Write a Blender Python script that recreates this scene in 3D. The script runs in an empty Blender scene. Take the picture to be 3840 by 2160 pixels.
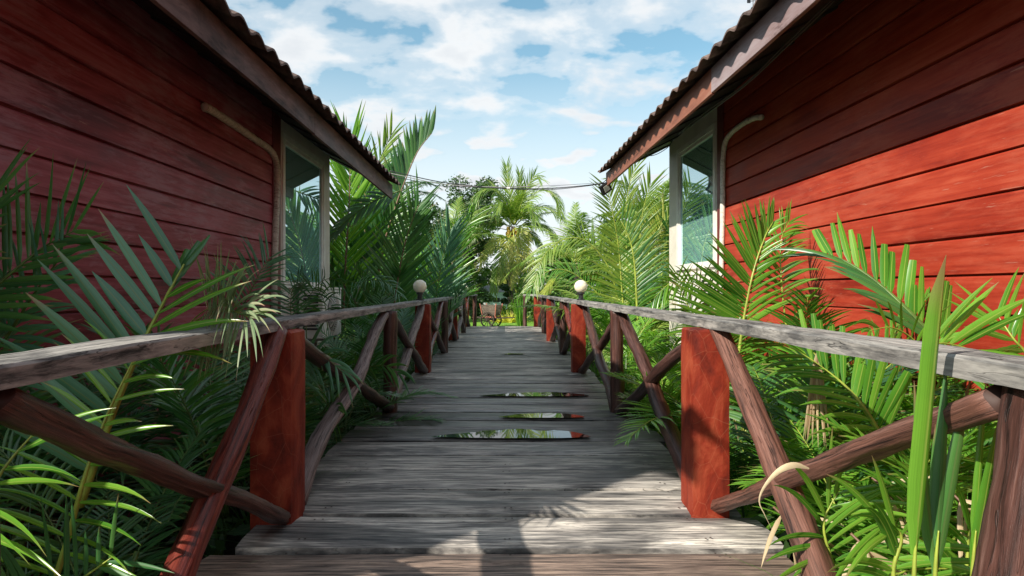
import bpy, math, random
from mathutils import Vector, Matrix, noise as mnoise
R = math.radians
C = bpy.context.scene.collection
sc = bpy.context.scene

# ------------------------------------------------------------------ camera
F = 2236.0            # focal length in photo pixels (photo 3840 wide)
CX, CY, CAMZ = 1890.0, 1086.0, 1.05
cd = bpy.data.cameras.new('camera'); cam = bpy.data.objects.new('camera', cd); C.objects.link(cam)
cam.location = (0, 0, CAMZ); cam.rotation_euler = (R(90), 0, 0)
cd.sensor_width = 36; cd.lens = F/3840*36
cd.shift_x = (1920-CX)/3840; cd.shift_y = (CY-1080)/3840
cd.clip_start = 0.05; cd.clip_end = 2000
sc.camera = cam

def P(sx, sy, Y):
    """photo pixel at depth Y -> world point"""
    return Vector(((sx-CX)/F*Y, Y, CAMZ-(sy-CY)/F*Y))

# ------------------------------------------------------------------ light
SUN = Vector((-1.12, -0.96, 1.0))
elev = math.atan2(1.0, math.hypot(SUN.x, SUN.y)); azim = math.atan2(SUN.x, SUN.y)
sl = bpy.data.lights.new('sun', 'SUN'); so = bpy.data.objects.new('sun', sl); C.objects.link(so)
sl.energy = 5.0; sl.angle = R(0.6); sl.color = (1.0, 0.93, 0.82)
so.rotation_euler = SUN.to_track_quat('Z', 'Y').to_euler()
so.location = SUN*10
sc.view_settings.view_transform = 'Standard'; sc.view_settings.look = 'None'
sc.view_settings.exposure = 0.62; sc.view_settings.gamma = 1.0
w = bpy.data.worlds.new('World'); sc.world = w; w.use_nodes = True
nt = w.node_tree; nt.nodes.clear()
def N(nt, t, **kw):
    n = nt.nodes.new(t)
    for k, v in kw.items():
        if k.startswith('i_'):
            n.inputs[k[2:].replace('_', ' ')].default_value = v
        else: setattr(n, k, v)
    return n
def LK(nt, a, b): nt.links.new(a, b)
out = N(nt, 'ShaderNodeOutputWorld'); bg = N(nt, 'ShaderNodeBackground')
bg.inputs['Strength'].default_value = 0.072
sky = N(nt, 'ShaderNodeTexSky'); sky.sky_type = 'NISHITA'; sky.sun_disc = False
sky.sun_elevation = elev; sky.sun_rotation = azim; sky.air_density = 1.0; sky.dust_density = 0.6; sky.ozone_density = 1.5
tc = N(nt, 'ShaderNodeTexCoord'); sp = N(nt, 'ShaderNodeSeparateXYZ'); LK(nt, tc.outputs['Generated'], sp.inputs[0])
def M_(nt, op, a, b=None, clamp=False):
    n = nt.nodes.new('ShaderNodeMath'); n.operation = op; n.use_clamp = clamp
    for i, v in enumerate((a, b)):
        if v is None: continue
        if isinstance(v, (int, float)): n.inputs[i].default_value = v
        else: nt.links.new(v, n.inputs[i])
    return n.outputs[0]
zz = M_(nt, 'ADD', M_(nt, 'MAXIMUM', sp.outputs['Z'], 0.0), 0.30)
cx = M_(nt, 'DIVIDE', sp.outputs['X'], zz); cy = M_(nt, 'DIVIDE', sp.outputs['Y'], zz)
cb = N(nt, 'ShaderNodeCombineXYZ'); LK(nt, cx, cb.inputs[0]); LK(nt, M_(nt, 'MULTIPLY', cy, 1.25), cb.inputs[1])
def ramp(nt, src, stops, interp='LINEAR'):
    r = nt.nodes.new('ShaderNodeValToRGB'); r.color_ramp.interpolation = interp
    e = r.color_ramp.elements
    while len(e) > len(stops): e.remove(e[-1])
    while len(e) < len(stops): e.new(0.5)
    for el, (p, c) in zip(e, stops):
        el.position = p
        el.color = (c, c, c, 1) if isinstance(c, (int, float)) else (*c, 1)
    nt.links.new(src, r.inputs[0]); return r.outputs[0]
def noise_(nt, vec, scale, detail=4, rough=0.55, dist=0.0, out='Fac', dim='3D'):
    n = nt.nodes.new('ShaderNodeTexNoise'); n.noise_dimensions = dim
    n.inputs['Scale'].default_value = scale; n.inputs['Detail'].default_value = detail
    n.inputs['Roughness'].default_value = rough; n.inputs['Distortion'].default_value = dist
    if vec is not None: nt.links.new(vec, n.inputs['Vector'])
    return n.outputs[out]
def mixc(nt, f, a, b, mode='MIX'):
    n = nt.nodes.new('ShaderNodeMix'); n.data_type = 'RGBA'; n.blend_type = mode
    for s, v in (('Factor', f), ('A', a), ('B', b)):
        sock = [i for i in n.inputs if i.name == s and (i.type == 'RGBA' or s == 'Factor' and i.type == 'VALUE')][0]
        if isinstance(v, (int, float)): sock.default_value = v
        elif isinstance(v, tuple): sock.default_value = (*v, 1)
        else: nt.links.new(v, sock)
    return [o for o in n.outputs if o.type == 'RGBA'][0]
def mapping(nt, vec, scale=(1, 1, 1), loc=(0, 0, 0)):
    m = nt.nodes.new('ShaderNodeMapping'); m.inputs['Scale'].default_value = scale; m.inputs['Location'].default_value = loc
    nt.links.new(vec, m.inputs[0]); return m.outputs[0]
cvec = mapping(nt, cb.outputs[0], (1, 1, 1), (3.1, 0.35, 0))
c1 = noise_(nt, cvec, 5.2, 9, 0.50, 0.15)
c2 = noise_(nt, cvec, 1.1, 3, 0.5)
csum = M_(nt, 'ADD', M_(nt, 'MULTIPLY', c1, 0.72), M_(nt, 'MULTIPLY', c2, 0.28))
cover = ramp(nt, csum, [(0.41, 0.0), (0.49, 0.5), (0.59, 1.0)], 'EASE')
horizonw = ramp(nt, sp.outputs['Z'], [(0.0, 0.96), (0.17, 0.80), (0.36, 0.16), (0.6, 0.0)])
cover = M_(nt, 'MAXIMUM', cover, horizonw)
shade = ramp(nt, c1, [(0.50, (9.0, 9.2, 9.3)), (0.72, (7.2, 7.6, 8.0))])
skyb = mixc(nt, 1.0, sky.outputs[0], (0.98, 1.75, 1.62), 'MULTIPLY')
cl = mixc(nt, cover, skyb, shade)
LK(nt, cl, bg.inputs['Color']); LK(nt, bg.outputs[0], out.inputs[0])

# ------------------------------------------------------------------ material helpers
def newmat(name):
    m = bpy.data.materials.new(name); m.use_nodes = True
    nt = m.node_tree; b = nt.nodes['Principled BSDF']
    return m, nt, b
def coord(nt, kind='Object'):
    return N(nt, 'ShaderNodeTexCoord').outputs[kind]
def bump(nt, b, h, strength=0.3, dist=0.01):
    n = N(nt, 'ShaderNodeBump'); n.inputs['Strength'].default_value = strength; n.inputs['Distance'].default_value = dist
    LK(nt, h, n.inputs['Height']); LK(nt, n.outputs[0], b.inputs['Normal'])
def wood(name, cols, scale, rough=(0.6, 0.85), bstr=0.4, coordk='Object', patch=None, island=0.25, spec=0.4, crack=0.5, bd=0.004, damp_shade=0):
    """streaky timber: cols dark->light along the grain"""
    m, nt, b = newmat(name); v = coord(nt, coordk)
    wv_ = noise_(nt, v, 3.0, 2, 0.5, 0, 'Color')
    va = N(nt, 'ShaderNodeVectorMath', operation='MULTIPLY_ADD'); LK(nt, wv_, va.inputs[0]); va.inputs[1].default_value = (0.06, 0.02, 0.02) if coordk == 'Object' else (0.05, 0.05, 0); LK(nt, v, va.inputs[2]); v = va.outputs[0]
    s1 = noise_(nt, mapping(nt, v, scale), 1.0, 9, 0.68, 0.35)
    s2 = noise_(nt, mapping(nt, v, tuple(k*3.1 for k in scale), (5, 2, 1)), 1.0, 5, 0.6)
    big = noise_(nt, mapping(nt, v, tuple(k*0.22 for k in scale), (9, 4, 1)), 1.0, 4, 0.6, 0.5)
    f = M_(nt, 'ADD', M_(nt, 'MULTIPLY', s1, 0.55), M_(nt, 'MULTIPLY', s2, 0.2)); f = M_(nt, 'ADD', f, M_(nt, 'MULTIPLY', big, 0.25))
    n = len(cols)
    c = ramp(nt, f, [(0.38+0.24*i/(n-1), cc) for i, cc in enumerate(cols)])
    g = N(nt, 'ShaderNodeNewGeometry')
    hue = ramp(nt, g.outputs['Random Per Island'], [(0.0, 1.0-island), (1.0, 1.0+island)])
    c = mixc(nt, 1.0, c, hue, 'MULTIPLY')
    ck = ramp(nt, s1, [(0.34, 1.0-crack), (0.43, 1.0)])
    c = mixc(nt, 1.0, c, ck, 'MULTIPLY')
    rd = noise_(nt, mapping(nt, v, tuple(k*0.8 for k in scale), (3, 7, 2)), 1.0, 3, 0.55, 0.2)
    rm = ramp(nt, M_(nt, 'ABSOLUTE', M_(nt, 'SUBTRACT', rd, 0.5)), [(0.0, 1.0), (0.010, 0.0)])
    rm = M_(nt, 'MULTIPLY', rm, ramp(nt, big, [(0.45, 0.0), (0.55, 1.0)]))
    c = mixc(nt, M_(nt, 'MULTIPLY', rm, min(1.0, crack*1.2)), c, tuple(k*0.3 for k in cols[0]))
    f = M_(nt, 'SUBTRACT', f, M_(nt, 'MULTIPLY', rm, 0.5*crack))
    r = ramp(nt, big, [(0.35, rough[0]), (0.65, rough[1])])
    if patch:
        pn = noise_(nt, mapping(nt, v, patch[0], (1.7, 3.3, 0)), 1.0, 5, 0.65, 0.4)
        pf = ramp(nt, pn, [(patch[1], 0.0), (patch[1]+0.1, 1.0)])
        c = mixc(nt, M_(nt, 'MULTIPLY', pf, patch[3]), c, patch[2])
    if damp_shade:  # damp timber round the puddles, plus painted darkening of the shaded deck
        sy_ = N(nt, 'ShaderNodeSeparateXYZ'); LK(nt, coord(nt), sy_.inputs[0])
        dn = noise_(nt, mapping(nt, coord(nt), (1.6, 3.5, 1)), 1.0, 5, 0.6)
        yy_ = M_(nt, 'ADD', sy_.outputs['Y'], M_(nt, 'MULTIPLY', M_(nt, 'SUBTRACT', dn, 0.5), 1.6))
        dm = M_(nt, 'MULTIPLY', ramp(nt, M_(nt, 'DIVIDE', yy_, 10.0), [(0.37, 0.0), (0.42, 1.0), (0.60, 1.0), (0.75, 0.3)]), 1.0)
        c = mixc(nt, M_(nt, 'MULTIPLY', dm, damp_shade), c, mixc(nt, 1.0, c, (0.30, 0.30, 0.33), 'MULTIPLY'))
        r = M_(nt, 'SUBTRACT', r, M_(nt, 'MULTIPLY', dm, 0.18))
        first = M_(nt, 'LESS_THAN', sy_.outputs['Y'], 2.437)      # the end board is a browner, newer timber
        c = mixc(nt, first, c, mixc(nt, 1.0, c, (0.66, 0.52, 0.46), 'MULTIPLY'))
    LK(nt, c, b.inputs['Base Color']); LK(nt, r, b.inputs['Roughness'])
    b.inputs['Specular IOR Level'].default_value = spec
    bump(nt, b, f, bstr, bd)
    return m
def simple(name, col, rough=0.5, metal=0.0, var=0.12, scale=12, bstr=0.1):
    m, nt, b = newmat(name); v = coord(nt)
    n = noise_(nt, v, scale, 5, 0.6)
    lo = tuple(max(0, k*(1-var*2)) for k in col); hi = tuple(k*(1+var) for k in col)
    LK(nt, ramp(nt, n, [(0.3, lo), (0.65, hi)]), b.inputs['Base Color'])
    b.inputs['Roughness'].default_value = rough; b.inputs['Metallic'].default_value = metal
    if bstr: bump(nt, b, n, bstr, 0.003)
    return m

MAT = {}
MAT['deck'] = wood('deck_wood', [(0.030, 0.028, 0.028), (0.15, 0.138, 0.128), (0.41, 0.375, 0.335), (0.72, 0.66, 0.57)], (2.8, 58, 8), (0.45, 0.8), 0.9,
                   patch=((1.0, 3.2, 1), 0.49, (0.035, 0.034, 0.036), 0.66), island=0.38, crack=0.6, damp_shade=0.75)
MAT['rail'] = wood('rail_wood', [(0.04, 0.038, 0.037), (0.14, 0.133, 0.126), (0.28, 0.265, 0.245), (0.42, 0.39, 0.355)], (30, 2.6, 30), (0.6, 0.9), 0.6,
                   patch=((7, 2.6, 7), 0.54, (0.04, 0.04, 0.042), 0.7), island=0.1, crack=0.8)
MAT['log'] = wood('dark_log', [(0.014, 0.007, 0.006), (0.045, 0.019, 0.015), (0.085, 0.036, 0.028), (0.15, 0.08, 0.065)], (22, 3.0, 1), (0.28, 0.6), 0.9, 'UV', island=0.15, crack=0.75, bd=0.006)
MAT['log_red'] = wood('red_log', [(0.022, 0.005, 0.004), (0.085, 0.014, 0.010), (0.15, 0.030, 0.020), (0.20, 0.075, 0.055)], (22, 3.0, 1), (0.2, 0.5), 0.8, 'UV', island=0.1, crack=0.8, bd=0.006)
MAT['log_brown'] = wood('brown_log', [(0.030, 0.013, 0.010), (0.085, 0.038, 0.027), (0.15, 0.066, 0.047), (0.22, 0.12, 0.095)], (22, 3.0, 1), (0.4, 0.7), 0.9, 'UV', island=0.1, crack=0.8, bd=0.006)
MAT['log_grey'] = wood('grey_log', [(0.05, 0.035, 0.032), (0.13, 0.095, 0.088), (0.24, 0.19, 0.175), (0.36, 0.31, 0.29)], (22, 3.0, 1), (0.5, 0.8), 0.9, 'UV', island=0.2, crack=0.8, bd=0.006)
MAT['fascia'] = wood('fascia_wood', [(0.035, 0.020, 0.018), (0.10, 0.058, 0.052), (0.17, 0.105, 0.095), (0.25, 0.175, 0.16)], (6, 1.8, 9), (0.6, 0.85), 0.4,
                     patch=((3, 5, 3), 0.6, (0.04, 0.022, 0.02), 0.6))
MAT['fascia_pink'] = wood('fascia_painted', [(0.17, 0.09, 0.08), (0.27, 0.19, 0.19), (0.34, 0.27, 0.28), (0.38, 0.32, 0.33)], (6, 1.5, 9), (0.55, 0.8), 0.3)
MAT['fascia_orange'] = wood('fascia_brown', [(0.13, 0.045, 0.028), (0.23, 0.085, 0.052), (0.31, 0.12, 0.075), (0.36, 0.18, 0.125)], (6, 1.5, 9), (0.55, 0.8), 0.3)
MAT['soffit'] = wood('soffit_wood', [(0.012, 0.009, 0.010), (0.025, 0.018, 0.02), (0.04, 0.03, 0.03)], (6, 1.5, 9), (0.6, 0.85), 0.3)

def wall_mat(name, cols, z0, pitch, worn, wornamt):
    m, nt, b = newmat(name); v = coord(nt)
    s = N(nt, 'ShaderNodeSeparateXYZ'); LK(nt, v, s.inputs[0])
    row = M_(nt, 'FLOOR', M_(nt, 'DIVIDE', M_(nt, 'SUBTRACT', s.outputs['Z'], z0), pitch))
    wn = N(nt, 'ShaderNodeTexWhiteNoise', noise_dimensions='1D'); LK(nt, row, wn.inputs['W'])
    cbx = N(nt, 'ShaderNodeCombineXYZ'); LK(nt, s.outputs['Y'], cbx.inputs[1]); LK(nt, s.outputs['Z'], cbx.inputs[2]); LK(nt, M_(nt, 'MULTIPLY', row, 7.3), cbx.inputs[0])
    grain = noise_(nt, mapping(nt, cbx.outputs[0], (1, 1.3, 30)), 1.0, 8, 0.6, 0.5)
    blot = noise_(nt, mapping(nt, cbx.outputs[0], (1, 0.9, 3.2), (2, 2, 2)), 1.0, 5, 0.6, 0.6)
    f = M_(nt, 'ADD', M_(nt, 'MULTIPLY', grain, 0.45), M_(nt, 'MULTIPLY', blot, 0.55))
    f = M_(nt, 'ADD', f, M_(nt, 'MULTIPLY', M_(nt, 'SUBTRACT', wn.outputs['Value'], 0.5), 0.06))
    n = len(cols)
    c = ramp(nt, f, [(0.36+0.3*i/(n-1), cc) for i, cc in enumerate(cols)])
    w1 = noise_(nt, mapping(nt, v, (9, 4, 26)), 1.0, 9, 0.72, 0.3); w2 = noise_(nt, v, 1.6, 3, 0.5)
    wf = ramp(nt, M_(nt, 'ADD', M_(nt, 'MULTIPLY', w1, 0.6), M_(nt, 'MULTIPLY', w2, 0.4)), [(0.49, 0.0), (0.60, 1.0)])
    c = mixc(nt, M_(nt, 'MULTIPLY', wf, wornamt), c, worn)
    sc_ = noise_(nt, mapping(nt, v, (30, 5, 60), (3, 1, 2)), 1.0, 3, 0.6)
    c = mixc(nt, M_(nt, 'MULTIPLY', ramp(nt, sc_, [(0.68, 0.0), (0.74, 1.0)]), 0.5), c, (0.42, 0.22, 0.16))
    dk = noise_(nt, mapping(nt, v, (20, 14, 30), (8, 1, 2)), 1.0, 6, 0.7)
    c = mixc(nt, M_(nt, 'MULTIPLY', ramp(nt, dk, [(0.64, 0.0), (0.72, 1.0)]), 0.35), c, (0.05, 0.012, 0.01))
    LK(nt, c, b.inputs['Base Color'])
    LK(nt, ramp(nt, blot, [(0.35, 0.42), (0.65, 0.6)]), b.inputs['Roughness']); b.inputs['Specular IOR Level'].default_value = 0.18
    bump(nt, b, f, 0.35, 0.004)
    return m
MAT['wall_left'] = wall_mat('red_boards_faded', [(0.10, 0.014, 0.018), (0.20, 0.030, 0.038), (0.29, 0.062, 0.074), (0.38, 0.13, 0.145)], 1.13, 0.2, (0.34, 0.17, 0.19), 0.6)
MAT['wall_right'] = wall_mat('red_boards', [(0.18, 0.016, 0.009), (0.27, 0.027, 0.013), (0.35, 0.043, 0.020), (0.43, 0.080, 0.040)], 1.13, 0.205, (0.42, 0.09, 0.05), 0.45)
MAT['trim'] = simple('dark_red_trim', (0.14, 0.018, 0.018), 0.5)
MAT['cream'] = simple('cream_paint', (0.62, 0.58, 0.50), 0.5, var=0.06, scale=4)
MAT['white'] = simple('white_paint', (0.70, 0.68, 0.62), 0.5, var=0.08, scale=6)
MAT['black'] = simple('black_plastic', (0.015, 0.016, 0.018), 0.4)
MAT['cable'] = simple('cable_rubber', (0.03, 0.03, 0.035), 0.45)
MAT['cable_grey'] = simple('cable_grey', (0.35, 0.34, 0.33), 0.45)
MAT['tile'] = wood('roof_tile', [(0.025, 0.018, 0.016), (0.07, 0.045, 0.038), (0.13, 0.085, 0.07), (0.20, 0.15, 0.13)], (5, 5, 5), (0.7, 0.9), 0.6)
MAT['pipe'] = wood('pipe_wrap', [(0.22, 0.17, 0.12), (0.46, 0.40, 0.32), (0.60, 0.54, 0.45)], (3, 60, 1), (0.6, 0.8), 0.9, 'UV', crack=0.6, bd=0.006)
MAT['pipe_white'] = wood('pipe_white', [(0.42, 0.37, 0.31), (0.62, 0.57, 0.50), (0.72, 0.67, 0.60)], (3, 30, 1), (0.5, 0.7), 0.5, 'UV', crack=0.3)
MAT['soil'] = simple('soil', (0.035, 0.026, 0.016), 0.9, var=0.4, scale=6, bstr=0.6)

def post_mat():
    m, nt, b = newmat('red_plaster'); v = coord(nt)
    n = noise_(nt, mapping(nt, v, (5, 5, 3)), 1.0, 7, 0.62, 0.8); n2 = noise_(nt, v, 60, 3, 0.5)
    c = ramp(nt, n, [(0.32, (0.065, 0.009, 0.006)), (0.5, (0.20, 0.023, 0.010)), (0.66, (0.31, 0.058, 0.026))])
    vo = N(nt, 'ShaderNodeTexVoronoi', feature='DISTANCE_TO_EDGE'); vo.inputs['Scale'].default_value = 7; LK(nt, mapping(nt, v, (1.4, 1.4, 1)), vo.inputs['Vector'])
    c = mixc(nt, M_(nt, 'MULTIPLY', ramp(nt, vo.outputs[0], [(0.0, 1.0), (0.012, 0.0)]), 0.4), c, (0.33, 0.11, 0.06))
    LK(nt, c, b.inputs['Base Color']); b.inputs['Roughness'].default_value = 0.6; b.inputs['Specular IOR Level'].default_value = 0.2
    bump(nt, b, M_(nt, 'ADD', n, M_(nt, 'MULTIPLY', n2, 0.3)), 0.7, 0.008)
    return m
MAT['post'] = post_mat()

def leaf_mat(name, cols, rib, rough=0.4, transl=0.3, tip=None):
    m, nt, b = newmat(name)
    g = N(nt, 'ShaderNodeNewGeometry'); oi = N(nt, 'ShaderNodeObjectInfo')
    v = coord(nt); n = noise_(nt, v, 5, 3, 0.6)
    f = M_(nt, 'ADD', M_(nt, 'MULTIPLY', g.outputs['Random Per Island'], 0.45), M_(nt, 'MULTIPLY', oi.outputs['Random'], 0.25))
    f = M_(nt, 'ADD', f, M_(nt, 'MULTIPLY', n, 0.4))
    k = len(cols)
    c = ramp(nt, f, [(0.15+0.7*i/(k-1), cc) for i, cc in enumerate(cols)])
    uv = N(nt, 'ShaderNodeTexCoord'); s = N(nt, 'ShaderNodeSeparateXYZ'); LK(nt, uv.outputs['UV'], s.inputs[0])
    d = M_(nt, 'ABSOLUTE', M_(nt, 'SUBTRACT', s.outputs[0], 0.5))
    mid = ramp(nt, d, [(0.03, 1.0), (0.075, 0.0)])
    c = mixc(nt, M_(nt, 'MULTIPLY', mid, 0.75), c, rib)
    st = noise_(nt, mapping(nt, uv.outputs['UV'], (22, 1.2, 1)), 1.0, 2, 0.5)
    c = mixc(nt, 1.0, c, ramp(nt, st, [(0.3, 0.82), (0.7, 1.15)]), 'MULTIPLY')
    if tip:
        tf = M_(nt, 'MULTIPLY', ramp(nt, s.outputs[1], [(0.80, 0.0), (0.97, 1.0)]), ramp(nt, g.outputs['Random Per Island'], [(0.55, 0.0), (0.7, 1.0)]))
        c = mixc(nt, tf, c, tip)
    LK(nt, c, b.inputs['Base Color']); b.inputs['Roughness'].default_value = rough
    b.inputs['Specular IOR Level'].default_value = 0.6
    tr = N(nt, 'ShaderNodeBsdfTranslucent'); LK(nt, mixc(nt, 1.0, c, (1.5, 1.7, 0.6), 'MULTIPLY'), tr.inputs[0])
    mx = N(nt, 'ShaderNodeMixShader'); mx.inputs[0].default_value = transl
    LK(nt, b.outputs[0], mx.inputs[1]); LK(nt, tr.outputs[0], mx.inputs[2])
    LK(nt, mx.outputs[0], nt.nodes['Material Output'].inputs[0])
    return m
TIP = (0.30, 0.20, 0.10)
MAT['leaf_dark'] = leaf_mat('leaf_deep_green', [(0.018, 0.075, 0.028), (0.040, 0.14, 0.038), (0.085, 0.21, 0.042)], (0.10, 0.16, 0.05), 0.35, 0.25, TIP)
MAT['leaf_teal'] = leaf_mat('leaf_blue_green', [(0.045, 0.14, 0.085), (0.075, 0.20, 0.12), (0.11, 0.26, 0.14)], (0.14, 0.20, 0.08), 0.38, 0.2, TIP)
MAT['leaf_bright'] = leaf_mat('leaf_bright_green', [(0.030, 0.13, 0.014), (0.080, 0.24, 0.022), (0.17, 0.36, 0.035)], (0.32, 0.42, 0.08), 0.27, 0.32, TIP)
MAT['leaf_coco'] = leaf_mat('leaf_coconut', [(0.050, 0.12, 0.022), (0.12, 0.23, 0.030), (0.24, 0.34, 0.050)], (0.30, 0.32, 0.08), 0.36, 0.32, TIP)
MAT['leaf_yellow'] = leaf_mat('leaf_yellowing', [(0.16, 0.22, 0.04), (0.26, 0.32, 0.05), (0.38, 0.36, 0.07)], (0.45, 0.42, 0.12), 0.42, 0.35, (0.4, 0.16, 0.05))
MAT['leaf_pale'] = leaf_mat('leaf_pale_green', [(0.09, 0.16, 0.08), (0.17, 0.25, 0.13), (0.34, 0.34, 0.22)], (0.4, 0.38, 0.26), 0.45, 0.25, (0.42, 0.26, 0.18))
MAT['leaf_dead'] = leaf_mat('leaf_dry', [(0.22, 0.13, 0.06), (0.40, 0.28, 0.16), (0.60, 0.48, 0.30)], (0.5, 0.36, 0.2), 0.6, 0.3)
MAT['crown_dark'] = leaf_mat('crown_dark', [(0.012, 0.04, 0.016), (0.03, 0.08, 0.022), (0.06, 0.12, 0.03)], (0.06, 0.1, 0.03), 0.5, 0.25)
MAT['crown_mid'] = leaf_mat('crown_mid', [(0.03, 0.09, 0.015), (0.07, 0.16, 0.02), (0.14, 0.25, 0.03)], (0.1, 0.16, 0.04), 0.5, 0.3)
MAT['croton'] = leaf_mat('croton_leaf', [(0.45, 0.46, 0.06), (0.72, 0.66, 0.12), (0.85, 0.76, 0.28)], (0.7, 0.6, 0.2), 0.4, 0.3)
MAT['rachis'] = simple('rachis_yellow', (0.28, 0.34, 0.05), 0.4, var=0.2)
MAT['rachis_green'] = simple('rachis_green', (0.09, 0.15, 0.03), 0.4, var=0.2)
MAT['rachis_brown'] = simple('rachis_brown', (0.16, 0.085, 0.045), 0.5, var=0.2)
MAT['trunk'] = wood('palm_trunk', [(0.05, 0.038, 0.03), (0.13, 0.10, 0.08), (0.22, 0.18, 0.14)], (4, 14, 1), (0.7, 0.9), 0.9, 'UV', bd=0.02)
MAT['bark'] = wood('bark', [(0.04, 0.03, 0.022), (0.10, 0.08, 0.06), (0.18, 0.15, 0.12)], (10, 3, 1), (0.7, 0.9), 0.9, 'UV', bd=0.02)
MAT['coconut'] = simple('coconut_husk', (0.42, 0.28, 0.04), 0.45, var=0.25, scale=8)

# ------------------------------------------------------------------ mesh builder
class MB:
    def __init__(s): s.v = []; s.f = []; s.uv = []; s.m = []
    def vert(s, p): s.v.append(tuple(p)); return len(s.v)-1
    def face(s, idx, uv=None, mat=0):
        s.f.append(tuple(idx)); s.m.append(mat)
        s.uv.extend(uv if uv else [(0.0, 0.0)]*len(idx))
    def box(s, x0, x1, y0, y1, z0, z1, mat=0, M=None):
        ps = [(x, y, z) for z in (z0, z1) for y in (y0, y1) for x in (x0, x1)]
        b = len(s.v)
        for p in ps:
            p = Vector(p); p = M @ p if M else p; s.v.append(tuple(p))
        for q in ((0, 2, 3, 1), (4, 5, 7, 6), (0, 1, 5, 4), (2, 6, 7, 3), (0, 4, 6, 2), (1, 3, 7, 5)):
            s.face([b+k for k in q], None, mat)
    def tube(s, pts, rad, sides=8, mat=0, cap=True, wob=0.0, seed=0.0, sq=1.0, upv=None):
        pts = [Vector(p) for p in pts]; n = len(pts)
        rr = rad if isinstance(rad, (list, tuple)) else [rad]*n
        L = 0; base = len(s.v); vs = []
        T0 = (pts[1]-pts[0]).normalized()
        ref = upv or (Vector((0, 0, 1)) if abs(T0.z) < 0.9 else Vector((1, 0, 0)))
        for i in range(n):
            T = (pts[min(i+1, n-1)]-pts[max(i-1, 0)]).normalized()
            a = T.cross(ref).normalized(); b2 = a.cross(T).normalized()
            ref = b2
            if i: L += (pts[i]-pts[i-1]).length
            vs.append(L)
            for k in range(sides):
                an = 2*math.pi*k/sides
                r = rr[i]*(1+wob*mnoise.noise(Vector((math.cos(an)*1.3+seed, math.sin(an)*1.3, L*5+seed*3)))
                           + wob*0.5*mnoise.noise(Vector((math.cos(an)*3+seed, math.sin(an)*3, L*16))))
                s.v.append(tuple(pts[i]+a*math.cos(an)*r+b2*math.sin(an)*r*sq))
        for i in range(n-1):
            for k in range(sides):
                k2 = (k+1) % sides
                u0, u1 = k/sides, (k+1)/sides
                s.face([base+i*sides+k, base+i*sides+k2, base+(i+1)*sides+k2, base+(i+1)*sides+k],
                       [(u0, vs[i]), (u1, vs[i]), (u1, vs[i+1]), (u0, vs[i+1])], mat)
        if cap:
            s.face([base+k for k in range(sides)][::-1], None, mat)
            s.face([base+(n-1)*sides+k for k in range(sides)], None, mat)
    def sphere(s, c, r, seg=16, ring=10, mat=0, sz=1.0):
        base = len(s.v); c = Vector(c)
        for i in range(ring+1):
            th = math.pi*i/ring
            for k in range(seg):
                ph = 2*math.pi*k/seg
                s.v.append(tuple(c+Vector((r*math.sin(th)*math.cos(ph), r*math.sin(th)*math.sin(ph), r*sz*math.cos(th)))))
        for i in range(ring):
            for k in range(seg):
                k2 = (k+1) % seg
                s.face([base+i*seg+k, base+(i+1)*seg+k, base+(i+1)*seg+k2, base+i*seg+k2], None, mat)
    def build(s, name, mats, parent=None, smooth=False, bevel=0.0, mesh_only=False):
        me = bpy.data.meshes.new(name)
        me.from_pydata(s.v, [], s.f)
        if not isinstance(mats, (list, tuple)): mats = [mats]
        for m in mats: me.materials.append(m)
        me.polygons.foreach_set('material_index', s.m)
        uvl = me.uv_layers.new(name='UVMap'); flat = [c for t in s.uv for c in t]
        uvl.data.foreach_set('uv', flat)
        if smooth: me.polygons.foreach_set('use_smooth', [True]*len(me.polygons))
        me.update()
        if mesh_only: return me
        o = bpy.data.objects.new(name, me); C.objects.link(o)
        if parent: o.parent = parent
        if bevel:
            b = o.modifiers.new('bevel', 'BEVEL'); b.width = bevel; b.segments = 2; b.limit_method = 'ANGLE'
        return o
def tag(o, label=None, cat=None, group=None, kind=None):
    if label: o['label'] = label
    if cat: o['category'] = cat
    if group: o['group'] = group
    if kind: o['kind'] = kind
    return o
def empty(name, loc=(0, 0, 0), rz=0.0, **k):
    o = bpy.data.objects.new(name, None); C.objects.link(o); o.location = loc; o.rotation_euler = (0, 0, rz)
    o.empty_display_size = 0.1
    return tag(o, **k)
def catmull(pts, n):
    pts = [Vector(p) for p in pts]
    if len(pts) == 2: return [pts[0].lerp(pts[1], i/(n-1)) for i in range(n)]
    q = [pts[0]*2-pts[1]]+pts+[pts[-1]*2-pts[-2]]; out = []; k = len(pts)-1
    for i in range(n):
        t = i/(n-1)*k; a = min(int(t), k-1); t -= a
        p0, p1, p2, p3 = q[a:a+4]
        out.append(0.5*((2*p1)+(p2-p0)*t+(2*p0-5*p1+4*p2-p3)*t*t+(3*p1-p0-3*p2+p3)*t**3))
    return out

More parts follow.
